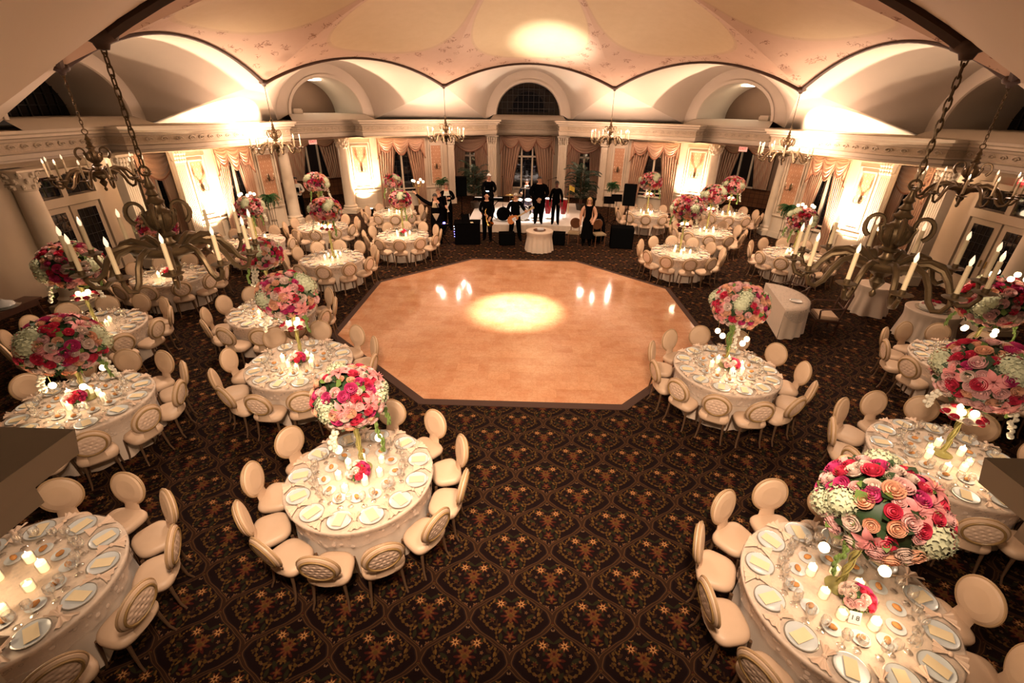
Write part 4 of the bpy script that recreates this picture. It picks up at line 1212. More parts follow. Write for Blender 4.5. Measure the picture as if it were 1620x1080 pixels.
# chandeliers ------------------------------------------------------------------
def build_chandelier():
    r=thing('chandelier','x','chandelier')   # origin at the hub, arms about z=0
    b=MB(); b.lathe([(0,-.34),(.02,-.33),(.035,-.29),(.015,-.25),(.05,-.2),(.075,-.15),(.04,-.1),(.10,-.05),(.15,.0),(.13,.06),(.06,.09),(.075,.115),(.05,.14),(.045,.18),(.09,.2),(.10,.215),(.06,.235),(.07,.26),(.115,.30),(.135,.35),(.14,.40),(.125,.44),(.13,.455),(.09,.475),(.06,.50),(.055,.53),(.085,.55),(.09,.57),(.06,.59),(.045,.62),(.065,.64),(.05,.66),(.035,.69),(.055,.72),(.04,.745),(.025,.78),(.02,.82),(0,.83)],20)
    for i in range(8):
        a=TAU*i/8; b.tube([(.07*cos(a),.07*sin(a),.26),(.135*cos(a),.135*sin(a),.33),(.15*cos(a),.15*sin(a),.41),(.165*cos(a),.165*sin(a),.45),(.15*cos(a),.15*sin(a),.47)],[.012,.018,.016,.014,.008],5)
    ob('baluster',b.mesh('chandelier_baluster',M['bronze'],50),r)
    b=MB(); b.lathe([(.30,.02),(.36,.05),(.38,.1),(.36,.12),(.30,.1),(.28,.05),(.30,.02)],28); 
    for i in range(6): a=TAU*i/6; b.tube([(.1*cos(a),.1*sin(a),.02),(.3*cos(a),.3*sin(a),.07)],.022,6)
    ob('hub_ring',b.mesh('chandelier_hub_ring',M['bronze'],50),r)
    for s in range(4):
        a=TAU*s/4+.4
        pts=[]
        for i in range(17):
            w=-1.2+i*5.3/16; rad=.125*(1-.035*i)
            x=.19+rad*cos(w)*.9; z=.46+rad*sin(w)*1.1
            pts.append((x*cos(a),x*sin(a),z))
        b=MB(); b.tube(pts,[.026-.0008*i for i in range(17)],6); ob('scroll',b.mesh('chandelier_scroll',M['bronze']),r)
    for s in range(12):
        a=TAU*s/12
        prof=[(.15,.02),(.26,.10),(.38,.135),(.5,.10),(.58,.0),(.64,-.13),(.72,-.19),(.80,-.16),(.845,-.07),(.82,-.01),(.77,-.02)]
        if s%2: prof=[(x*1.0,z-.01) for x,z in prof]
        b=MB(); b.tube([(x*cos(a),x*sin(a),z) for x,z in prof],[.036,.034,.032,.031,.030,.029,.027,.025,.022,.017,.012],7)
        b.tube([(.845*cos(a),.845*sin(a),-.08),(.855*cos(a),.855*sin(a),-.02)],.014,6)
        arm=ob('arm',b.mesh('chandelier_arm',M['bronze']),r)
        c=(.855*cos(a),.855*sin(a),0)
        b=MB(); b.lathe([(0,-.05),(.02,-.045),(.03,-.03),(.075,-.018),(.10,-.004),(.085,.0),(.03,.0),(.028,.04),(0,.04)],12,c); ob('drip_cup',b.mesh('drip_cup',M['bronze'],50),arm)
        b=MB(); b.lathe([(.021,.03),(.021,.30),(.012,.305),(0,.305)],10,c); ob('candle_sleeve',b.mesh('candle_sleeve',M['candleivory']),arm)
        b=MB(); b.lathe([(0,.30),(.011,.305),(.019,.335),(.016,.36),(.006,.39),(0,.405)],10,c); ob('bulb',b.mesh('candle_bulb',M['bulb'],60),arm)
    b=MB(); b.tube([(.05*cos(TAU*i/14),0,.87+.05*sin(TAU*i/14)) for i in range(14)],.012,6,closed=True); ob('top_ring',b.mesh('top_ring',M['bronze']),r)
    index_kids(r); return r
ch0=build_chandelier()
CN=['large bronze candle chandelier nearest the camera on the left','bronze candle chandelier before the left glass doors','bronze candle chandelier before the waiter alcove','bronze candle chandelier hanging over the left of the stage',
'bronze candle chandelier hanging over the right of the stage','bronze candle chandelier before the wood-panelled alcove','bronze candle chandelier before the right glass doors','large gilt-bronze candle chandelier nearest the camera on the right']
HUBZ=[3.46,3.5,3.5,3.60,3.60,3.5,3.5,3.46]
SWAY=[0,0,0,0,0,0,0,0]
for i in range(8):
    P=PT[i]; z=HUBZ[i]
    c=dup(ch0,(P.x,P.y,z),.3*i+.1,CN[i],'candle chandeliers hung round the dome')
    zt=z+.9; L=P.z-.1-zt
    b=MB(); n=max(2,int(L/.085)) if i in (0,7,1,6) else 0
    if n:
        for j in range(n):
            zc=.92+L*(j+.5)/n; h=L/n*.72
            pts=[((.024*cos(TAU*q/10)) if j%2 else 0,(.024*cos(TAU*q/10)) if not j%2 else 0,zc+h*sin(TAU*q/10)) for q in range(10)]
            b.tube(pts,.008,5,closed=True)
    else: b.tube([(0,0,.92),(0,0,.92+L)],.010,6)
    ob('chain',b.mesh('chandelier_chain',M['bronze']),c)
    b=MB(); b.lathe([(0,-.14),(.05,-.13),(.07,-.08),(.14,-.05),(.16,0),(.13,.06),(0,.1)],14,(0,0,P.z-z)); ob('ceiling_boss',b.mesh('ceiling_boss',M['trimdark'],50),c)
def kill(root):
    for o in list(KIDS.get(root.name,())):
        kill(o)
    bpy.data.objects.remove(root,do_unlink=True)
kill(ch0)
# ------------------------------------------------------------------ people
def person(label,loc,rz,H0=1.75,arms=None,legs=None,mats=('black','black','black','skin'),hair='hairdark',hairlen='short',lean=0.0,build=1.0,sit=False,skirt=None,sleeve=True,shirt=None,turn=0.0):
    """mats: torso, legs, shoes, skin; local -y is the way the person faces"""
    H=H0*1.09; s=H/1.75
    V=[];RR=[];E=[];SEG=[]
    def v(p,r,par=None,mi=0):
        V.append(Vector(p)*s); RR.append((r[0]*s,r[1]*s) if isinstance(r,tuple) else (r*s,r*s))
        if par is not None: E.append((par,len(V)-1)); SEG.append((par,len(V)-1,mi))
        return len(V)-1
    hz=.93 if not sit else .55
    dy=lean
    B=build*1.14
    pel=v((0,0,hz),(.155*B,.115*B))
    bel=v((0,-.3*dy,hz+.19),(.15*B,.115*B),pel,0)
    che=v((0,-.75*dy,hz+.38),(.17*B,.12*B),bel,0)
    shb=v((0,-dy,hz+.50),(.10*B,.075*B),che,0)
    nk=v((0,-dy*1.05,hz+.585),.052,shb,3)
    jw=v((0,-dy*1.1-.018,hz+.64),(.066,.074),nk,3)
    sk=v((0,-dy*1.1-.005,hz+.73),(.076,.09),jw,3)
    tp=v((0,-dy*1.1,hz+.80),(.052,.062),sk,3)
    arms=arms or {}
    for sx in (-1,1):
        A=arms.get(sx,((sx*.25,.03,hz+.22),(sx*.26,-.05,hz-.03)))
        sh=v((sx*.165*B,-dy,hz+.475),.07*B,shb,0)
        el=v(A[0],.060*B,sh,0 if sleeve else 3); 
        wr=v(A[1],.042,el,0 if sleeve else 3)
        d=(V[wr]-V[el]).normalized()/1.0; d2=d*s
        pm=v((V[wr]+d*.055*s)/s,(.04,.02),wr,3)
        side=d.cross(Vector((0,1,0))); side=side.normalized() if side.length>.1 else Vector((1,0,0))
        for i,(o,l) in enumerate(((-.03,.062),(-.01,.072),(.01,.068),(.03,.055))):
            k=v((V[pm]+(d*.035+side*o)*s)/s,.0095,pm,3)
            v((V[k]+(d*l*.8+Vector((0,-.02,-.012)))*s)/s,.0075,k,3)
        th=v((V[wr]+(d*.04-side*.04)*s)/s,.011,wr,3); v((V[th]+(d*.035-side*.012)*s)/s,.009,th,3)
    legs=legs or {}
    for sx in (-1,1):
        if sit: D=((sx*.16,-.36,hz),(sx*.17,-.38,.09),(sx*.18,-.52,.04))
        else: D=((sx*.10,-.02,.50),(sx*.115,.02,.085),(sx*.135,-.15,.035))
        D=legs.get(sx,D)
        hp=v((sx*.095*B,0,hz-.06),.105*B,pel,1); kn=v(D[0],.084*B,hp,1); an=v(D[1],.07,kn,1)
        v(D[2],(.045,.032),an,2)
    me=bpy.data.meshes.new('body_cage'); me.from_pydata([tuple(p) for p in V],E,[])
    o=bpy.data.objects.new('tmp_person',me); COL.objects.link(o)
    sm=o.modifiers.new('skin','SKIN'); sm.use_smooth_shade=True
    for i,sv in enumerate(me.skin_vertices[0].data): sv.radius=RR[i]; sv.use_root=(i==0)
    ss=o.modifiers.new('sub','SUBSURF'); ss.levels=1; ss.render_levels=1
    dg=bpy.context.evaluated_depsgraph_get(); m2=bpy.data.meshes.new_from_object(o.evaluated_get(dg)); bpy.data.objects.remove(o)
    m2.name='person_body'
    m2.materials.clear()
    for k in mats: m2.materials.append(M[k])
    if shirt: m2.materials.append(M[shirt])
    segs=[(V[a],V[c],mi) for a,c,mi in SEG]
    for f in m2.polygons:
        p=f.center; best=9; bm=0
        for a,c,mi in segs:
            ab=c-a; t=max(0,min(1,(p-a).dot(ab)/max(ab.length_squared,1e-9))); d=(p-a-ab*t).length
            if mi==3 and d<.12: d*=.92
            if d<best: best=d; bm=mi
        if shirt and bm==0 and f.normal.y<-.35 and abs(p.x)<.06*s+.0 and p.z>hz*s-.02: bm=4
        f.material_index=bm; f.use_smooth=True
    r=thing('person',label,'person',loc,rz)
    ob('body',m2,r)
    hc=V[sk]
    b=MB()
    if hairlen!='bald':
        def hf(u,v):
            a=u*TAU; t=pi/2-v*(1.75 if hairlen=='short' else 1.9)
            fr=max(0,-sin(a))            # face side is -y
            if t<.25 and fr>.35: t=.25+(t-.25)*.15
            rx,ry,rz_=.088,.102,.098
            return (hc.x+rx*s*cos(t)*cos(a),hc.y+.004+ry*s*cos(t)*sin(a),hc.z+.018*s+rz_*s*sin(t))
        b.grid(hf,20,9,0,wu=True)
        if hairlen=='long':
            b.grid(lambda u,v:(hc.x+.105*s*cos(pi*u)*(1+.12*v),hc.y+.02+.085*s*sin(pi*u)-.01*v,hc.z+.03-(.30*v)*s),14,5)
        ob('hair',b.mesh('hair',M[hair],180),r)
    for sx in (-1,1):
        b=MB(); b.ball((hc.x+sx*.03*s,hc.y-.083*s,hc.z-.005*s),.011*s,8,6); ob('eye',b.mesh('eye',M['ink']),r)
        b=MB(); b.ball((hc.x+sx*.083*s,hc.y+.01*s,hc.z-.02*s),(.012*s,.02*s,.03*s),8,6); ob('ear',b.mesh('ear',M[mats[3]]),r)
    b=MB(); b.tube([(hc.x,hc.y-.085*s,hc.z-.0*s),(hc.x,hc.y-.108*s,hc.z-.04*s),(hc.x,hc.y-.09*s,hc.z-.05*s)],[.008*s,.014*s,.010*s],6); ob('nose',b.mesh('nose',M[mats[3]]),r)
    b=MB(); b.ball((hc.x,hc.y-.082*s,hc.z-.078*s),(.024*s,.010*s,.008*s),8,5); ob('mouth',b.mesh('mouth',M['rose_magenta']),r)
    if skirt:
        z0,z1,rb,mt=skirt; b=MB()
        def sf(u,v):
            a=u*TAU; rr=.158*B+(rb-.158*B)*v+.012*sin(a*9)*v
            return (rr*cos(a),rr*.78*sin(a),z0+(z1-z0)*v)
        b.grid(sf,54,8,0,wu=True); ob('skirt',b.mesh('skirt',M[mt],180),r)
    return r
ST=.34
person('singer in open black suit raising one arm, microphone at his mouth',(-3.50,18.1,0),.15,1.76,{-1:((-.42,-.05,1.55),(-.66,-.1,1.78)),1:((.30,-.18,1.25),(.10,-.24,1.50))},hair='hairdark',lean=.03,shirt='shirt_tan')
person('man in black suit behind the singer, hand at his face',(-3.62,19.45,0),.5,1.74,{-1:((-.24,-.16,1.22),(-.07,-.22,1.50)),1:((.26,-.05,1.18),(.20,-.26,1.12))},hair='hairbrown',shirt=None)
person('man in black suit holding a slim horn, tallest of the three by the fern',(-3.42,20.3,0),.2,1.83,{-1:((-.27,-.14,1.2),(-.10,-.28,1.14)),1:((.27,-.14,1.22),(.08,-.30,1.24))},hair='hairbrown',shirt='shirt')
person('keyboard player in dark shirt behind a lit music sheet',(-1.66,21.35,ST),0,1.76,{-1:((-.27,-.14,1.2),(-.18,-.36,1.06)),1:((.27,-.14,1.2),(.18,-.36,1.06))},hair='hairgrey',lean=.05)
person('bald saxophone player in black standing before the keyboard',(-1.55,18.75,0),-.1,1.72,{-1:((-.26,-.08,1.15),(-.02,-.24,1.02)),1:((.27,-.08,1.14),(.16,-.24,.90))},hair='hairgrey',hairlen='bald',lean=.04)
person('white-haired guitarist in black playing an amber guitar',(-.42,18.75,0),.12,1.73,{-1:((-.30,-.05,1.17),(-.12,-.20,.98)),1:((.32,-.14,1.2),(.36,-.32,1.18))},legs={-1:((-.14,-.05,.5),(-.20,.02,.085),(-.23,-.14,.035)),1:((.14,-.05,.5),(.20,.02,.085),(.24,-.14,.035))},hair='hairgrey',lean=.03)
person('drummer in black seated behind the chrome drum kit',(.02,22.85,ST),0,1.78,{-1:((-.30,-.12,.82),(-.22,-.38,.86)),1:((.30,-.12,.82),(.20,-.38,.88))},hair='hairdark',sit=True)
person('broad dark-haired man in black suit, hands clasped, before the drums',(.56,20.42,ST),0,1.80,{-1:((-.33,-.04,1.14),(-.05,-.24,.94)),1:((.33,-.04,1.14),(.05,-.24,.95))},hair='hairdark',build=1.28)
person('slim woman in black suit between the two red congas',(1.30,20.35,ST),0,1.66,{-1:((-.24,.02,1.14),(-.25,-.04,.90)),1:((.24,.02,1.14),(.25,-.04,.90))},mats=('black','black','black','skindark'),hair='hairdark',build=.86)
person('blonde woman in sleeveless black dress beside the stage end',(2.46,18.25,0),-.1,1.70,{-1:((-.27,.0,1.14),(-.27,-.10,.92)),1:((.28,.0,1.14),(.20,-.16,.96))},hair='hairblond',hairlen='long',build=.98,sleeve=False,skirt=(1.0,.30,.25,'black'))
person('waiter in black waistcoat and white sleeves standing in the alcove',(-10.95,22.45,0),.5,1.66,{-1:((-.27,.02,1.14),(-.12,-.22,1.10)),1:((.27,.02,1.14),(.12,-.22,1.12))},mats=('shirt','black','black','skin'),hair='hairdark',build=.92)
w=[o for o in bpy.data.objects if o.name.startswith('person') and o.get('label','').startswith('waiter')][0]
b=MB()
b.grid(lambda u,v:((.145+.012*v)*cos(u*TAU),(.115+.004*v)*sin(u*TAU),.90+.46*v),24,6,0,wu=True); ob('waistcoat',b.mesh('waistcoat',M['black'],180),w)

# ------------------------------------------------------------------ stage and instruments
r=thing('stage','low stage with pale top and gathered ivory skirt','stage',(0,0,0))
b=MB(); b.box((.08,22.7,.165),(5.3,5.2,.33)); ob('stage_deck',b.mesh('stage_deck',M['stagetop'],0),r)
b=MB()
def sk(u,v):
    x=-2.6+5.36*u; return (x,20.06-.02*sin(u*150)-.02*v,.335-.325*v)
b.grid(sk,300,3); ob('stage_skirt',b.mesh('stage_skirt',M['cloth'],180),r)
def legs_stand(b,z,r,n=3):
    for i in range(n):
        a=TAU*i/n+.4; b.tube([(0,0,z),(r*cos(a),r*sin(a),.012)],.011,6)
def mic_stand(loc,h,label,boom=True,rz=0):
    r=thing('microphone_stand',label,'microphone stand',loc,rz)
    b=MB(); b.tube([(0,0,.1),(0,0,h)],.010,6); ob('pole',b.mesh('mic_pole',M['blackhard']),r)
    for i in range(3):
        a=TAU*i/3; b=MB(); b.tube([(0,0,.22),(.26*cos(a),.26*sin(a),.012)],.010,6); ob('leg',b.mesh('mic_leg',M['blackhard']),r)
    b=MB(); b.tube([(.0,.1,h-.05),(0,-.35,h+.12)],.008,6); ob('boom',b.mesh('mic_boom',M['blackhard']),r)
    b=MB(); b.tube([(0,-.35,h+.12),(0,-.47,h+.14)],[.012,.022],8); ob('microphone',b.mesh('microphone',M['grille']),r)
mic_stand((-1.32,18.05,0),1.35,'chrome straight microphone stand before the saxophone player')
mic_stand((-1.10,22.3,ST),1.62,'black boom microphone stand between keyboard and guitar')
mic_stand((1.05,22.6,ST),1.55,'boom microphone stand leaning over the congas',True,.8)
# keyboard
r=thing('keyboard','black stage keyboard on a stand before its player','keyboard',(-1.66,20.9,ST))
b=MB(); b.box((0,0,.93),(1.35,.34,.10)); ob('keyboard_case',b.mesh('keyboard_case',M['blackhard'],0),r)
b=MB(); b.box((0,.04,.985),(1.22,.15,.012)); ob('keys',b.mesh('keys',M['drumwhite'],0),r)
for s in (-1,1):
    b=MB(); b.tube([(s*.45,-.1,.88),(-s*.35,.1,.02)],.016,6); ob('leg',b.mesh('keyboard_leg',M['blackhard']),r)
def music_stand(loc,h,label,sheet,rz=0):
    r=thing('music_stand',label,'music stand',loc,rz)
    b=MB(); b.tube([(0,0,.1),(0,0,h)],.012,6); ob('pole',b.mesh('stand_pole',M['blackhard']),r)
    for i in range(3):
        a=TAU*i/3; b=MB(); b.tube([(0,0,.2),(.24*cos(a),.24*sin(a),.012)],.010,6); ob('leg',b.mesh('stand_leg',M['blackhard']),r)
    b=MB(); b.M=Matrix.Translation((0,0,h))@Matrix.Rotation(radians(-25),4,'X'); b.box((0,0,.15),(.5,.02,.32)); b.box((0,.03,.0),(.5,.07,.02)); ob('desk',b.mesh('stand_desk',M['blackhard'],0),r)
    if sheet:
        b=MB(); b.M=Matrix.Translation((0,0,h))@Matrix.Rotation(radians(-25),4,'X'); b.box((-.11,.02,.17),(.21,.006,.28)); b.box((.11,.02,.17),(.21,.006,.28)); ob('sheet_music',b.mesh('sheet_music',M['paper'],0),r)
        b=MB(); b.tube([(-.06,-.13,.33+h),(.06,-.13,.33+h)],.012,6); ob('stand_lamp',b.mesh('stand_lamp',M['led_white']),r)
    return r
music_stand((-1.66,20.45,ST),1.02,'music stand with white lit sheets before the keyboard player',True)
music_stand((3.85,21.9,0),1.0,'empty black music stand beneath the right fern',False)
music_stand((4.25,22.2,0),1.05,'second black music stand, nearer the pole loudspeaker',False)
# saxophone
b=MB(); pts=[(.02,-.26,1.32),(-.02,-.30,1.22),(0,-.30,1.10),(.04,-.32,.86),(.08,-.34,.72),(.15,-.38,.66),(.22,-.42,.70),(.27,-.45,.82)]
r=thing('saxophone','brass saxophone held by the bald player','saxophone',(-1.55,18.75,0),-.1)
b.tube(pts,[.011,.014,.02,.032,.04,.045,.055,.085],10,caps=False); ob('sax_tube',b.mesh('saxophone_tube',M['brass']),r)
b=MB(); b.tube([(.02,-.26,1.32),(.02,-.20,1.38)],.011,6); ob('mouthpiece',b.mesh('mouthpiece',M['blackhard']),r)
for i in range(6): 
    b=MB(); b.lathe([(0,0),(.02,0),(.02,.012),(0,.014)],8,(.0+.012*i,-.345,1.10-.05*i)); ob('key',b.mesh('sax_key',M['brass']),r)
# slim horn
r=thing('horn','slim silver horn in the hands of the man by the fern','horn',(-3.42,20.3,0),.2)
b=MB(); b.tube([(-.02,-.20,1.52),(-.0,-.30,1.25),(.02,-.42,.98),(.03,-.47,.88)],[.010,.013,.018,.05],10); ob('horn_tube',b.mesh('horn_tube',M['chrome']),r)
# hand microphone
r=thing('hand_microphone','black hand microphone at the singer\'s mouth','microphone',(-3.50,18.1,0),.15)
b=MB(); b.tube([(.09,-.26,1.44),(.05,-.24,1.57)],[.013,.017],8); ob('handle',b.mesh('mic_handle',M['blackhard']),r); b=MB(); b.ball((.045,-.235,1.59),.027,10,8); ob('grille_ball',b.mesh('mic_ball',M['grille']),r)
# guitar
def guitar(loc,rz,label,tilt=-.5,mat='guitar'):
    r=thing('electric_guitar',label,'guitar',loc,rz)
    T=Matrix.Translation((0,-.235,1.0))@Matrix.Rotation(tilt,4,'Y')
    pts=[]
    for i in range(40):
        a=TAU*i/40; rr=.17+.035*cos(2*a)+.02*cos(3*a+.6)-.02*cos(a); pts.append((-.12+rr*1.15*cos(a),rr*sin(a)))
    b=MB(); b.M=T@Matrix.Rotation(pi/2,4,'X'); b.prism(pts,-.022,.022); ob('guitar_body',b.mesh('guitar_body',M[mat],40),r)
    b=MB(); b.M=T; b.box((.36,-.03,0),(.66,.022,.05)); ob('neck',b.mesh('guitar_neck',M['maple'],0),r)
    b=MB(); b.M=T; b.box((.75,-.03,.015),(.16,.018,.085)); ob('headstock',b.mesh('guitar_head',M['maple'],0),r)
    b=MB(); b.M=T; b.box((-.08,-.03,-.03),(.16,.012,.14)); ob('pickguard',b.mesh('pickguard',M['drumwhite'],0),r)
    return r
guitar((-.42,18.72,0),.12,'amber electric guitar slung on the white-haired player')
# resting guitar on stage
r=guitar((-1.95,21.9,ST-.64),.3,'amber guitar resting on a stand left of the keyboard',-1.35)
# drum kit
def drum(name,loc,r_,h,label,shell,rot=(0,0,0),legsn=3,cat='drum'):
    t=thing(name,label,cat,loc); t.rotation_euler=rot
    b=MB(); b.lathe([(r_,0),(r_,h)],28); ob('shell',b.mesh('drum_shell',M[shell]),t)
    b=MB(); b.lathe([(0,h+.004),(r_*.97,h+.004),(r_,h)],28); ob('drum_head',b.mesh('drum_head',M['drumwhite']),t)
    b=MB(); b.lathe([(0,-.004),(r_*.97,-.004),(r_,0)],28); ob('drum_head',b.mesh('drum_head_b',M['drumwhite']),t)
    for z in (0,h):
        b=MB(); b.tube([(r_*1.02*cos(TAU*i/28),r_*1.02*sin(TAU*i/28),z) for i in range(28)],.012,6,closed=True); ob('hoop',b.mesh('drum_hoop',M['chrome']),t)
    return t
DX,DY=-.10,21.45
drum('bass_drum',(DX,DY-.1,ST+.30),.28,.40,'large silver bass drum facing the room','drumshell',(pi/2,0,0))
drum('tom_drum',(DX-.2,DY-.25,ST+.68),.15,.2,'silver tom over the bass drum, on the guitarist\'s side','drumshell',(.25,0,0))
drum('tom_drum',(DX+.2,DY-.25,ST+.68),.16,.2,'silver tom over the bass drum, beside the broad singer','drumshell',(.25,0,0))
drum('floor_tom',(DX+.58,DY+.1,ST+.22),.2,.36,'silver floor tom behind the broad man','drumshell')
drum('snare_drum',(DX-.48,DY+.2,ST+.55),.18,.15,'shallow snare drum left of the drummer\'s knees','drumshell')
for i,(x,y,z,rr,lab) in enumerate(((DX-.62,DY-.1,1.05,.22,'brass cymbal highest over the guitarist\'s head'),(DX-.35,DY-.45,.95,.19,'small brass cymbal before the toms'),(DX+.05,DY+.30,1.30,.22,'wide bright cymbal before the drummer\'s face'),(DX+.62,DY-.3,1.0,.2,'brass cymbal beside the broad man'))):
    t=thing('cymbal',lab,'cymbal',(x,y,ST))
    b=MB(); b.lathe([(0,z+.03),(.03,z+.028),(.045,z+.012),(rr,z-.012),(rr*.98,z-.016),(.04,z+.004),(0,z+.004)],28); ob('cymbal_plate',b.mesh('cymbal_plate',M['brass' if i!=2 else 'chrome']),t)
    b=MB(); b.tube([(0,0,.1),(0,0,z)],.011,6); ob('pole',b.mesh('cymbal_pole',M['chrome']),t)
    for k in range(3):
        a=TAU*k/3; b=MB(); b.tube([(0,0,.2),(.2*cos(a),.2*sin(a),.01)],.009,5); ob('leg',b.mesh('cymbal_leg',M['chrome']),t)
def conga(loc,label):
    t=thing('conga_drum',label,'drum',loc)
    b=MB(); b.lathe([(.11,.22),(.15,.45),(.175,.65),(.16,.88)],24); ob('shell',b.mesh('conga_shell',M['congared']),t)
    b=MB(); b.lathe([(0,.905),(.15,.90),(.165,.87)],24); ob('drum_head',b.mesh('conga_head',M['drumwhite']),t)
    b=MB(); b.tube([(.17*cos(TAU*i/24),.17*sin(TAU*i/24),.87) for i in range(24)],.014,6,closed=True); ob('hoop',b.mesh('conga_hoop',M['chrome']),t)
    for i in range(6):
        a=TAU*i/6; b=MB(); b.tube([(.172*cos(a),.172*sin(a),.86),(.185*cos(a),.185*sin(a),.66)],.008,5); ob('tension_rod',b.mesh('conga_rod',M['chrome']),t)
    for i in range(3):
        a=TAU*i/3+.5; b=MB(); b.tube([(.15*cos(a),.15*sin(a),.45),(.22*cos(a),.22*sin(a),.01)],.011,5); ob('leg',b.mesh('conga_leg',M['chrome']),t)
conga((1.02,21.5,ST),'red conga drum between the broad man and the slim woman'); conga((1.72,21.5,ST),'red conga drum on the blonde woman\'s side')
# black gear: speakers, cases
def speaker(loc,size,label,rz=0,pole=None,tiltx=0):
    r=thing('loudspeaker',label,'loudspeaker',loc,rz); w,d,h=size
    b=MB(); b.M=Matrix.Rotation(tiltx,4,'X'); b.box((0,0,h/2),(w,d,h)); ob('cabinet',b.mesh('speaker_cabinet',M['blackhard'],0),r)
    b=MB(); b.M=Matrix.Rotation(tiltx,4,'X'); b.box((0,-d/2-.008,h/2),(w*.9,.016,h*.92)); ob('grille',b.mesh('speaker_grille',M['grille'],0),r)
    b=MB(); b.M=Matrix.Rotation(tiltx,4,'X'); b.box((w/2+.01,0,h*.72),(.02,.03,.16)); ob('handle',b.mesh('speaker_handle',M['chrome'],0),r)
    return r
speaker((-.72,18.15,0.02),(.62,.42,.46),'black floor monitor left of the small round table',.15)
speaker((1.30,18.35,0.02),(.62,.42,.46),'black floor monitor right of the small round table',-.15)
speaker((3.82,18.15,0),(.86,.6,.80),'large black subwoofer cabinet on the carpet under the pole loudspeaker',-.1)
r=speaker((3.95,18.2,1.62),(.46,.36,.76),'black loudspeaker on a pole above the subwoofer',-.25)
b=MB(); b.tube([(0,0,-.82),(0,0,.02)],.018,8); ob('pole',b.mesh('speaker_pole',M['blackhard']),r)
r=speaker((-3.05,22.3,1.15),(.5,.4,.85),'black loudspeaker on a pole before the left palm',.2)
b=MB(); b.tube([(0,0,-1.15),(0,0,.02)],.018,8); ob('pole',b.mesh('speaker_pole2',M['blackhard']),r)
for i in range(3):
    a=TAU*i/3; b=MB(); b.tube([(0,0,-.8),(.4*cos(a),.4*sin(a),-1.14)],.012,6); ob('leg',b.mesh('speaker_leg',M['blackhard']),r)
# desk of electronics beside the singer
r=thing('equipment_case','tall black equipment case under the sound desk','case',(-2.30,18.25,0),.08)
b=MB(); b.box((0,0,.42),(1.0,.62,.84)); ob('case_body',b.mesh('case_body',M['black'],0),r)
b=MB(); b.box((0,0,.85),(1.04,.66,.03)); ob('case_lid',b.mesh('case_lid',M['blackhard'],0),r)
for i in range(5):
    b=MB(); b.ball((-.505,-.25,.72-.1*i),.017,8,6); ob('status_light',b.mesh('status_light',M['led_blue' if i>1 else 'led_white']),r)
r=thing('mixing_desk','small mixing desk glowing blue in front of the singer','mixing desk',(-3.22,17.75,0),.2)
b=MB(); b.box((0,0,.84),(.62,.42,.07)); ob('desk_panel',b.mesh('desk_panel',M['blackhard'],0),r)
for s in (-1,1):
    b=MB(); b.tube([(s*.28,-.15,.81),(-s*.26,.15,.01)],.015,6); ob('leg',b.mesh('desk_leg',M['blackhard']),r)
b=MB(); b.ball((.08,0,.90),(.05,.04,.025),10,6); ob('desk_lamp',b.mesh('desk_lamp',M['led_blue']),r)
b=MB(); b.box((.1,-.1,.885),(.26,.1,.015)); ob('fader_strip',b.mesh('fader_strip',M['chrome'],0),r)
r=thing('laptop','open black laptop with white screen edge on the case','laptop',(-2.35,18.25,.866),.3)
b=MB(); b.box((0,0,.01),(.34,.24,.02)); ob('laptop_base',b.mesh('laptop_base',M['blackhard'],0),r)
b=MB(); b.M=Matrix.Translation((0,.12,.02))@Matrix.Rotation(radians(-20),4,'X'); b.box((0,0,.12),(.34,.012,.23)); ob('laptop_screen',b.mesh('laptop_screen',M['blackhard'],0),r)
b=MB(); b.M=Matrix.Translation((0,.12,.02))@Matrix.Rotation(radians(-20),4,'X'); b.box((.172,0,.12),(.012,.016,.23)); ob('screen_edge',b.mesh('screen_edge',M['paper'],0),r)
for o in r.children: pass
t=put('folded_papers',MENU,(-2.1,18.05,.866),.3,'loose white papers on the black equipment case','papers')
r=thing('gear_bag','slumped black gear bag behind the blonde woman','bag',(2.95,19.0,0))
b=MB(); b.lathe([(0,0),(.30,.02),(.36,.2),(.34,.6),(.24,.95),(.1,1.08),(0,1.1)],18); ob('bag_body',b.mesh('bag_body',M['black'],180),r); b=MB(); b.tube([(-.1,-.2,1.0),(-.05,-.3,1.18),(.05,-.3,1.18),(.1,-.2,1.0)],.015,6); ob('handle',b.mesh('bag_handle',M['black']),r)
r=thing('gear_bag','round black drum bag on the stage beside the guitarist','bag',(-1.0,20.75,ST))
b=MB(); b.M=Matrix.Translation((0,0,.32))@Matrix.Rotation(pi/2-.2,4,'X'); b.lathe([(0,-.12),(.26,-.12),(.30,-.08),(.30,.08),(.26,.12),(0,.12)],22); ob('bag_body',b.mesh('drum_bag',M['black'],60),r); b=MB(); b.tube([(-.08,0,.58),(0,-.03,.66),(.08,0,.58)],.012,6); ob('handle',b.mesh('drum_bag_handle',M['black']),r)
r=thing('yellow_flag','small yellow cloth hung on a stand beside the palm','cloth',(2.05,22.6,ST))
b=MB(); b.tube([(0,0,0),(0,0,1.35)],.012,6); ob('pole',b.mesh('flag_pole',M['brass']),r); b=MB(); b.grid(lambda u,v:(-.02+.26*u,-.02-.03*sin(u*5),1.34-.22*v-.12*u),8,4); ob('flag_cloth',b.mesh('flag_cloth',M['yellow'],180),r)

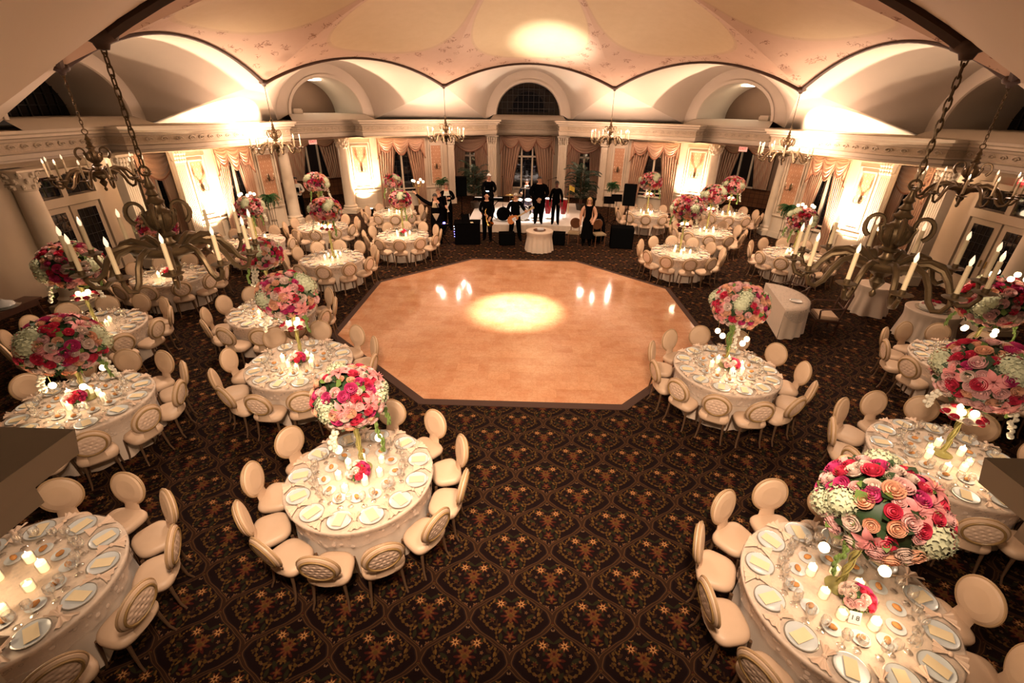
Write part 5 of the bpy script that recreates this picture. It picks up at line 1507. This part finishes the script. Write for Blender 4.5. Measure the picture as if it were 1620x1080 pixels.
# ------------------------------------------------------------------ small tables and chairs
def small_table(loc,R,H,label,folds,mat='cloth',amp=.05,flare=.08,seed=5):
    r=thing('small_table',label,'table',loc); ob('tablecloth',cloth_mesh(R,H,seed,folds,amp,mat=mat,flare=flare),r); return r
small_table((.55,17.45,0),.52,.76,'small round table in pleated ivory cloth standing before the band',16,amp=.04,flare=.09)
r=thing('wrapped_tray','flat tray with a white box on the table before the band','tray',(.55,17.45,.768),.2)
b=MB(); b.lathe([(0,0),(.22,0),(.24,.018),(.2,.012),(0,.012)],20); ob('tray',b.mesh('tray',M['woodmid']),r); b=MB(); b.box((.03,0,.045),(.24,.16,.06)); ob('box',b.mesh('tray_box',M['paper'],0),r)
small_table((9.55,12.05,0),.42,.80,'round cocktail table in bunched blush satin between chandelier and doors',9,amp=.07,flare=.12,seed=9)
small_table((9.88,10.45,0),.56,.76,'round cake table in pleated satin by the right glass doors',22,amp=.035,flare=.12,seed=8)
r=thing('celebration_cake','low white cake with pink blooms on a silver board','cake',(9.85,10.47,.768))
b=MB(); b.lathe([(0,0),(.34,0),(.35,.012),(0,.014)],32); ob('cake_board',b.mesh('cake_board',M['rim']),r)
b=MB(); b.lathe([(.26,.014),(.27,.03),(.27,.10),(.25,.115),(0,.118)],32); ob('icing',b.mesh('cake_icing',M['icing'],50),r)
for i,(x,y,z,s,k) in enumerate(((-.1,-.05,.12,.07,'pink'),(-.2,.05,.11,.06,'pink'),(.15,.1,.13,.06,'red'),(.2,-.15,.06,.06,'coral'),(.06,.18,.13,.06,'red'),(.24,.0,.07,.05,'pink'))):
    ob('rose',ROSE[k],r,(x,y,z),scale=s)
# sweetheart half-round table with swagged cloth
r=thing('sweetheart_table','half-round table in swagged white cloth behind the tall rose ball','table',(6.42,11.15,0),radians(-12))
b=MB()
def hm(u,v):
    a=-pi/2+u*pi
    k=min(1,v/.35); w=max(0,(v-.35)/.65)
    x=.78*cos(a)*k; y=.98*sin(a)*k
    f=.03*sin(u*60)*w; sc=1+w*.04+f
    return (x*sc,y*sc,.76-.75*w)
b.grid(hm,72,14); b.grid(lambda u,v:(-.0,-.98+1.96*u,.76-.75*v),12,4)
ob('tablecloth',b.mesh('half_cloth',M['cloth'],180),r)
b=MB()
def sg(u,v):
    a=-pi/2+u*pi; d=abs(sin(u*pi*3)); z=.765-(.12+.22*d)*v
    return (.80*cos(a)*(1+.02*v),1.0*sin(a)*(1+.02*v),z-.01)
b.grid(sg,60,6); b.grid(lambda u,v:(.79*cos(-pi/2+u*pi)*v,.99*sin(-pi/2+u*pi)*v,.766),48,3); ob('swag_overlay',b.mesh('swag_overlay',M['lace'],180),r)
put('charger_plate',PLATE,(6.75,10.75,.769),0,'gilt-rimmed charger plate alone on the half-round table','plate')
def armchair(loc,rz,label):
    r=thing('carved_armchair',label,'chair',loc,rz)
    b=MB(); b.box((0,0,.425),(.50,.46,.06)); b.box((0,0,.46),(.46,.42,.03)); ob('seat',b.mesh('armchair_seat',[M['seat']],0),r)
    b=MB(); b.box((0,0,.365),(.6,.56,.05)); ob('seat_rail',b.mesh('seat_rail',M['wood'],0),r)
    for sx in (-1,1):
        b=MB(); b.tube([(sx*.27,.25,.36),(sx*.28,.27,.2),(sx*.27,.25,0)],[.026,.022,.018],8); ob('leg',b.mesh('armchair_leg',M['wood']),r)
        b=MB(); b.tube([(sx*.25,-.25,0),(sx*.26,-.25,.4),(sx*.27,-.30,.75),(sx*.25,-.36,1.05)],.022,8); ob('leg',b.mesh('armchair_back_post',M['wood']),r)
        b=MB(); b.tube([(sx*.27,-.31,.72),(sx*.32,-.05,.70),(sx*.33,.18,.68),(sx*.32,.24,.64),(sx*.29,.2,.42)],.02,8); ob('armrest',b.mesh('armrest',M['wood']),r)
    b=MB(); b.tube([(-.25,-.36,1.05),(-.12,-.38,1.12),(0,-.385,1.14),(.12,-.38,1.12),(.25,-.36,1.05)],.024,8); b.tube([(-.26,-.32,.68),(.26,-.32,.68)],.02,8); ob('crest_rail',b.mesh('crest_rail',M['wood']),r)
    for i in range(5):
        x=-.16+.08*i; b=MB(); b.tube([(x,-.32,.68),(x*1.1,-.35,.9),(x,-.378,1.12)],.012,6); ob('spindle',b.mesh('chair_spindle',M['wood']),r)
    return r
armchair((7.55,10.75,0),radians(78),'dark carved armchair with cream seat beside the half-round table')
armchair((7.35,12.0,0),radians(120),'second dark carved armchair, farther behind the half-round table')
def plain_chair(loc,rz,label):
    r=thing('wooden_chair',label,'chair',loc,rz,'plain wooden chairs by the stage')
    b=MB(); b.box((0,0,.45),(.46,.44,.06)); ob('seat',b.mesh('wooden_seat',M['pvc'],0),r)
    b=MB(); b.lathe([(0,-.02),(.2,-.02),(.22,0),(.2,.02),(0,.02)],20); me=b.mesh('wooden_backrest',M['woodmid'],40); o=ob('backrest',me,r,(0,-.22,.78),rot=(pi/2-.1,0,0))
    for sx in (-1,1):
        for sy in (-1,1):
            b=MB(); b.tube([(sx*.19,sy*.18,.43),(sx*.2,sy*.19,0)],.018,6); ob('leg',b.mesh('wooden_leg',M['woodmid']),r)
        b=MB(); b.tube([(sx*.17,-.2,.45),(sx*.16,-.22,.7)],.016,6); ob('back_post',b.mesh('wooden_post',M['woodmid']),r)
plain_chair((1.98,18.5,0),2.9,'plain wooden chair beside the right floor monitor'); plain_chair((2.95,18.35,0),3.4,'plain wooden chair beside the subwoofer')

# ------------------------------------------------------------------ plants, pedestals, candelabra
def frond(b,L,droop,n=12,mi=0):
    pts=[(L*v*(1-.25*v),0,L*(.75*v-droop*v*v)) for v in [i/n for i in range(n+1)]]
    for i in range(1,n):
        p=Vector(pts[i]); w=.16*L*sin(pi*min(1,.2+i/n*.85))
        for s in (-1,1):
            b.add([p,p+Vector((.06*L,s*w*.5,.01)),p+Vector((.10*L,s*w,-.03*L)),p+Vector((.02*L,s*w*.6,-.01))],[(0,1,2,3)],mi)
    b.tube(pts,.006,4,mi)
def plant(loc,name,label,n,L,droop,pot,mat,stemh=.0,stand=None,seed=1,group=None):
    r=thing(name,label,'plant',loc,0,group); rnd=random.Random(seed); h=0
    if stand:
        b=MB(); 
        for i in range(3):
            a=TAU*i/3; b.tube([(.16*cos(a),.16*sin(a),0),(.09*cos(a),.09*sin(a),stand*.5),(.13*cos(a),.13*sin(a),stand)],.010,6)
        b.lathe([(.11,stand*.45),(.12,stand*.46),(.11,stand*.47)],14); ob('plant_stand',b.mesh('plant_stand',M['bronze']),r); h=stand
    b=MB(); b.lathe([(0,h),(pot*.7,h),(pot,h+pot*1.2),(pot*.9,h+pot*1.2),(0,h+pot*1.1)],16); ob('planter',b.mesh('planter',M['pot'],50),r)
    if stemh:
        b=MB()
        for i in range(3): b.tube([(0.05*cos(i*2.1),.05*sin(i*2.1),h+pot),(.12*cos(i*2.1),.12*sin(i*2.1),h+stemh)],.025,6)
        ob('stem',b.mesh('plant_stem',M['woodmid']),r)
    b=MB()
    for i in range(n):
        a=i*2.4; hh=h+pot*1.1+(stemh-pot)*(.12+.88*rnd.random()) if stemh else h+pot*1.1
        el=rnd.uniform(-.35,.25) if stemh else rnd.uniform(-.9,.75); b.M=Matrix.Translation((0,0,hh))@Matrix.Rotation(a,4,'Z')@Matrix.Rotation(el,4,'Y')
        frond(b,L*rnd.uniform(.75,1.1),droop)
    ob('foliage',b.mesh('plant_foliage',M[mat],180),r); return r
plant((-2.55,23.6,ST),'potted_palm','tall dark palm filling the left window of the stage',70,1.15,.62,.24,'palm',1.75,None,1)
plant((2.72,23.6,ST),'potted_palm','tall dark palm filling the right window of the stage',70,1.15,.62,.24,'palm',1.75,None,2)
plant((-4.35,24.6,0),'potted_fern','green fern on a tall stand under the left back sconce',60,.46,1.0,.12,'fern',0,1.25,3,'ferns on wire stands')
plant((4.45,24.6,0),'potted_fern','green fern on a tall stand under the right back sconce',60,.46,1.0,.12,'fern',0,1.2,4,'ferns on wire stands')
plant((-10.35,18.75,0),'potted_fern','trailing fern on a wire stand beside the left alcove column',60,.46,1.3,.12,'fern',0,1.35,5,'ferns on wire stands')
plant((10.35,18.75,0),'potted_fern','trailing fern on a wire stand beside the right alcove column',60,.46,1.3,.12,'fern',0,1.35,6,'ferns on wire stands')
def candelabra(loc,h,label,n=5,seed=0):
    r=thing('candelabra',label,'candelabra',loc)
    b=MB(); b.lathe([(0,0),(.17,0),(.18,.02),(.06,.05),(.025,.1),(.02,h*.5),(.035,h*.52),(.018,h*.56),(.015,h)],16); ob('shaft',b.mesh('candelabra_shaft',M['gold'],50),r)
    for i in range(n):
        a=TAU*i/n; x,y=.24*cos(a),.24*sin(a); z=h-.03+.06*(i%2)
        b=MB(); b.tube([(0,0,h-.15),(x*.5,y*.5,h-.2),(x*.95,y*.95,h-.14),(x,y,z)],.010,6); a_=ob('arm',b.mesh('candelabra_arm',M['gold']),r)
        b=MB(); b.lathe([(0,0),(.03,.003),(.058,.04),(.055,.08),(.035,.105),(0,.106)],14,(x,y,z)); ob('candle_globe',b.mesh('candle_globe',M['globe'],60),a_)
    return r
candelabra((-4.85,21.3,0),1.86,'gilt candelabra of white globe lights before the left back window')
candelabra((10.6,13.7,0),1.86,'gilt candelabra of white globe lights by the right glass doors')
# consoles
def console(loc,rz,label,w=1.1):
    r=thing('console_table',label,'table',loc,rz)
    b=MB(); b.box((0,0,.80),(w,.42,.05)); ob('table_top',b.mesh('console_top',M['wood'],0),r)
    b=MB(); b.box((0,0,.72),(w*.9,.36,.11)); ob('apron',b.mesh('console_apron',M['wood'],0),r)
    for sx in (-1,1):
        for sy in (-1,1):
            b=MB(); b.tube([(sx*w*.42,sy*.15,.68),(sx*w*.45,sy*.17,.4),(sx*w*.40,sy*.15,0)],[.035,.022,.02],8); ob('leg',b.mesh('console_leg',M['wood']),r)
    return r
console((-11.6,9.0,0),pi/2,'dark carved console table at the left room edge',1.5)
console((-10.75,17.6,0),1.9,'dark console table beside the left fern stand',1.0)
r=thing('serving_dish','pale covered dish on the dark console at the left edge','dish',(-11.6,9.1,.826))
b=MB(); b.lathe([(0,0),(.16,.01),(.2,.05),(.17,.11),(.05,.16),(.02,.19),(0,.19)],18); ob('dish',b.mesh('dish',M['plate'],60),r); b=MB(); b.lathe([(0,0),(.26,.004),(.27,.012),(0,.01)],20); ob('underplate',b.mesh('underplate',M['rim']),r)
# sound box near back wall floodlight
r=thing('floodlight_box','small dark floodlight box on the floor before the left back panel','floodlight',(-7.75,23.0,0),.46)
b=MB(); b.box((0,0,.16),(.34,.24,.32)); ob('housing',b.mesh('floodlight_housing',M['blackhard'],0),r); b=MB(); b.box((0,0,.325),(.28,.18,.01)); ob('lens',b.mesh('floodlight_lens',M['panel_light'],0),r)
# ------------------------------------------------------------------ light
WARM=(1,.67,.50); WARM2=(1,.75,.54)
def point(loc,e,c=WARM,r=.2,name='lamp'):
    l=bpy.data.lights.new(name,'POINT'); l.energy=e; l.color=c; l.shadow_soft_size=r; o=bpy.data.objects.new(name,l); COL.objects.link(o); o.location=loc; return o
def spot(loc,to,e,ang,c=WARM,blend=.6,r=.15,name='spot_lamp'):
    l=bpy.data.lights.new(name,'SPOT'); l.energy=e; l.color=c; l.spot_size=radians(ang); l.spot_blend=blend; l.shadow_soft_size=r
    o=bpy.data.objects.new(name,l); COL.objects.link(o); o.location=loc; o.rotation_euler=(Vector(to)-Vector(loc)).to_track_quat('-Z','Y').to_euler(); return o
for i in range(8):
    P=PT[i]; n=(2,3,6,6,6,6,3,2)[i]; e=LV['chand']*(.004 if i in (0,7) else .12 if i in (1,6) else 1)/n
    for q in range(n):
        a=.3*i+.1+TAU*q/n; point((P.x+.855*cos(a),P.y+.855*sin(a),HUBZ[i]+.42),e,WARM,.03,'chandelier_bulb_light')
for k,(tx,ty) in TB.items(): point((tx,ty-.36,1.16),LV['candle'],(1,.74,.46),.14,'candle_glow')
# uplights washing the wall panels
for sx in (-1,1):
    p=NLp(.62,.55,-sx); spot((p[0],p[1],.35),(NLp(.6,.0,-sx)[0],NLp(.6,.0,-sx)[1],2.6),LV['upN'],100,WARM2,.8,.1,'uplight')
    p=WNp(4.0,.75,-sx); q=WNp(4.0,.12,-sx); spot((p[0],p[1],.3),(q[0],q[1],3.4),LV['upW'],95,WARM2,.8,.1,'uplight')
    spot((sx*9.75,18.05,4.42),(sx*12.0,18.98,4.60),LV['upV'],88,WARM2,.2,.05,'cornice_floodlight')
    p=(sx*10.2,13.9,.4); spot(p,(sx*11.5,15.2,3.4),LV['upD'],90,WARM2,.9,.2,'uplight')
# dance floor pin spot from the dome, then added fill lamps
spot((.3,13.2,8.3),(-.18,11.5,0),LV['floor'],20,(1,.86,.66),1.0,.12,'dance_floor_spot')
spot((.3,19.2,2.4),(.95,21.6,7.2),LV['domeup'],44,(1,.90,.80),1.0,.2,'stage_uplight')  # added spot standing in for floor glare thrown up on the dome
spot((0,19.4,3.2),(0,18.6,8),LV['domewide'],125,(1,.80,.66),.6,.25,'stage_uplight')  # added wide fill to lift the dome
spot((0,13.0,8.3),(0,12.0,0),LV['domefill'],150,WARM2,.7,.9,'overhead_fill')  # added overhead fill for tables and chairs, no fixture there
for sx in (-1,1): spot((sx*1.2,1.4,6.1),(sx*2.8,6.6,0.3),LV['front'],84,WARM2,1.0,.35,'front_fill')  # added fill pair from the camera side, no fixtures there
for sx in (-1,1): spot((sx*.7,1.0,5.35),(sx*1.9,6.4,.3),LV['lowfill'],86,WARM2,.9,.18,'front_fill')  # second added fill pair, lower, for the outward chair backs
for sx in (-1,1): spot((sx*7.2,9.6,5.7),(sx*7.0,6.3,.5),LV['side'],96,WARM2,1.0,.2,'table_fill')  # added fill to brighten the outer near tables
for sx in (-1,1): spot((sx*4.6,13.6,7.6),(sx*6.6,17.6,.5),LV['back'],84,WARM2,1.0,.2,'table_fill')  # added fill to brighten the rear tables
for sx in (-1,1): point((sx*11.6,24.4,2.9),LV['alcove'],WARM2,.2,'alcove_lamp')  # added fill to bring up the wainscot in the alcoves
# stage wash
spot((.5,21.6,4.9),(.15,22.3,.6),LV['stage'],50,(1,.90,.84),.7,.12,'stage_wash')
spot((-1.6,20.9,4.9),(-1.5,21.8,.5),LV['stage']*.10,50,(1,.86,.76),.8,.12,'stage_wash')
for s in (-1,1): spot((s*2.0,27.0,4.5),(s*.9,24.0,6.6),LV['nvault'],70,(1,.86,.7),.6,.1,'vault_fill')  # added pair standing in for light bounced off the drum chrome
for k in (2,4): 
    c=(Vector(FEET[k][0])+Vector(FEET[k][1]))/2; d=(c-Vector((0,CY))).normalized(); point((c.x+d.x*1.2,c.y+d.y*1.2,5.6),LV['balc'],(1,.82,.6),.1,'balcony_glow')
w=bpy.data.worlds.new('World'); SC.world=w; w.use_nodes=True; w.node_tree.nodes['Background'].inputs[0].default_value=(.9,.55,.35,1); w.node_tree.nodes['Background'].inputs[1].default_value=LV['world']

# ------------------------------------------------------------------ camera
f,t,rl,H,psi=CAM
cd=bpy.data.cameras.new('Camera'); cam=bpy.data.objects.new('Camera',cd); COL.objects.link(cam)
cd.sensor_width=36; cd.lens=36*f/1620; cd.clip_start=.05; cd.clip_end=200
r0=Vector((cos(psi),-sin(psi),0)); fh=Vector((sin(psi),cos(psi),0)); zz=Vector((0,0,1))
fwd=fh*cos(t)-zz*sin(t); up0=fh*sin(t)+zz*cos(t)
R_=r0*cos(rl)+up0*sin(rl); U_=-r0*sin(rl)+up0*cos(rl)
mw=Matrix((R_,U_,-fwd)).transposed().to_4x4(); mw.translation=(0,0,H); cam.matrix_world=mw
SC.camera=cam
SC.view_settings.view_transform='Standard'; SC.view_settings.look='None'; SC.view_settings.gamma=1; SC.view_settings.exposure=LV['exp']; SC.view_settings.use_curve_mapping=False
SC.cycles.use_denoising=True; SC.cycles.max_bounces=6; SC.cycles.diffuse_bounces=1; SC.cycles.glossy_bounces=3; SC.cycles.transparent_max_bounces=12; SC.cycles.sample_clamp_indirect=6; SC.cycles.caustics_reflective=False; SC.cycles.caustics_refractive=False
SC.cycles.use_light_tree=True; SC.cycles.use_adaptive_sampling=True; SC.cycles.adaptive_threshold=.02
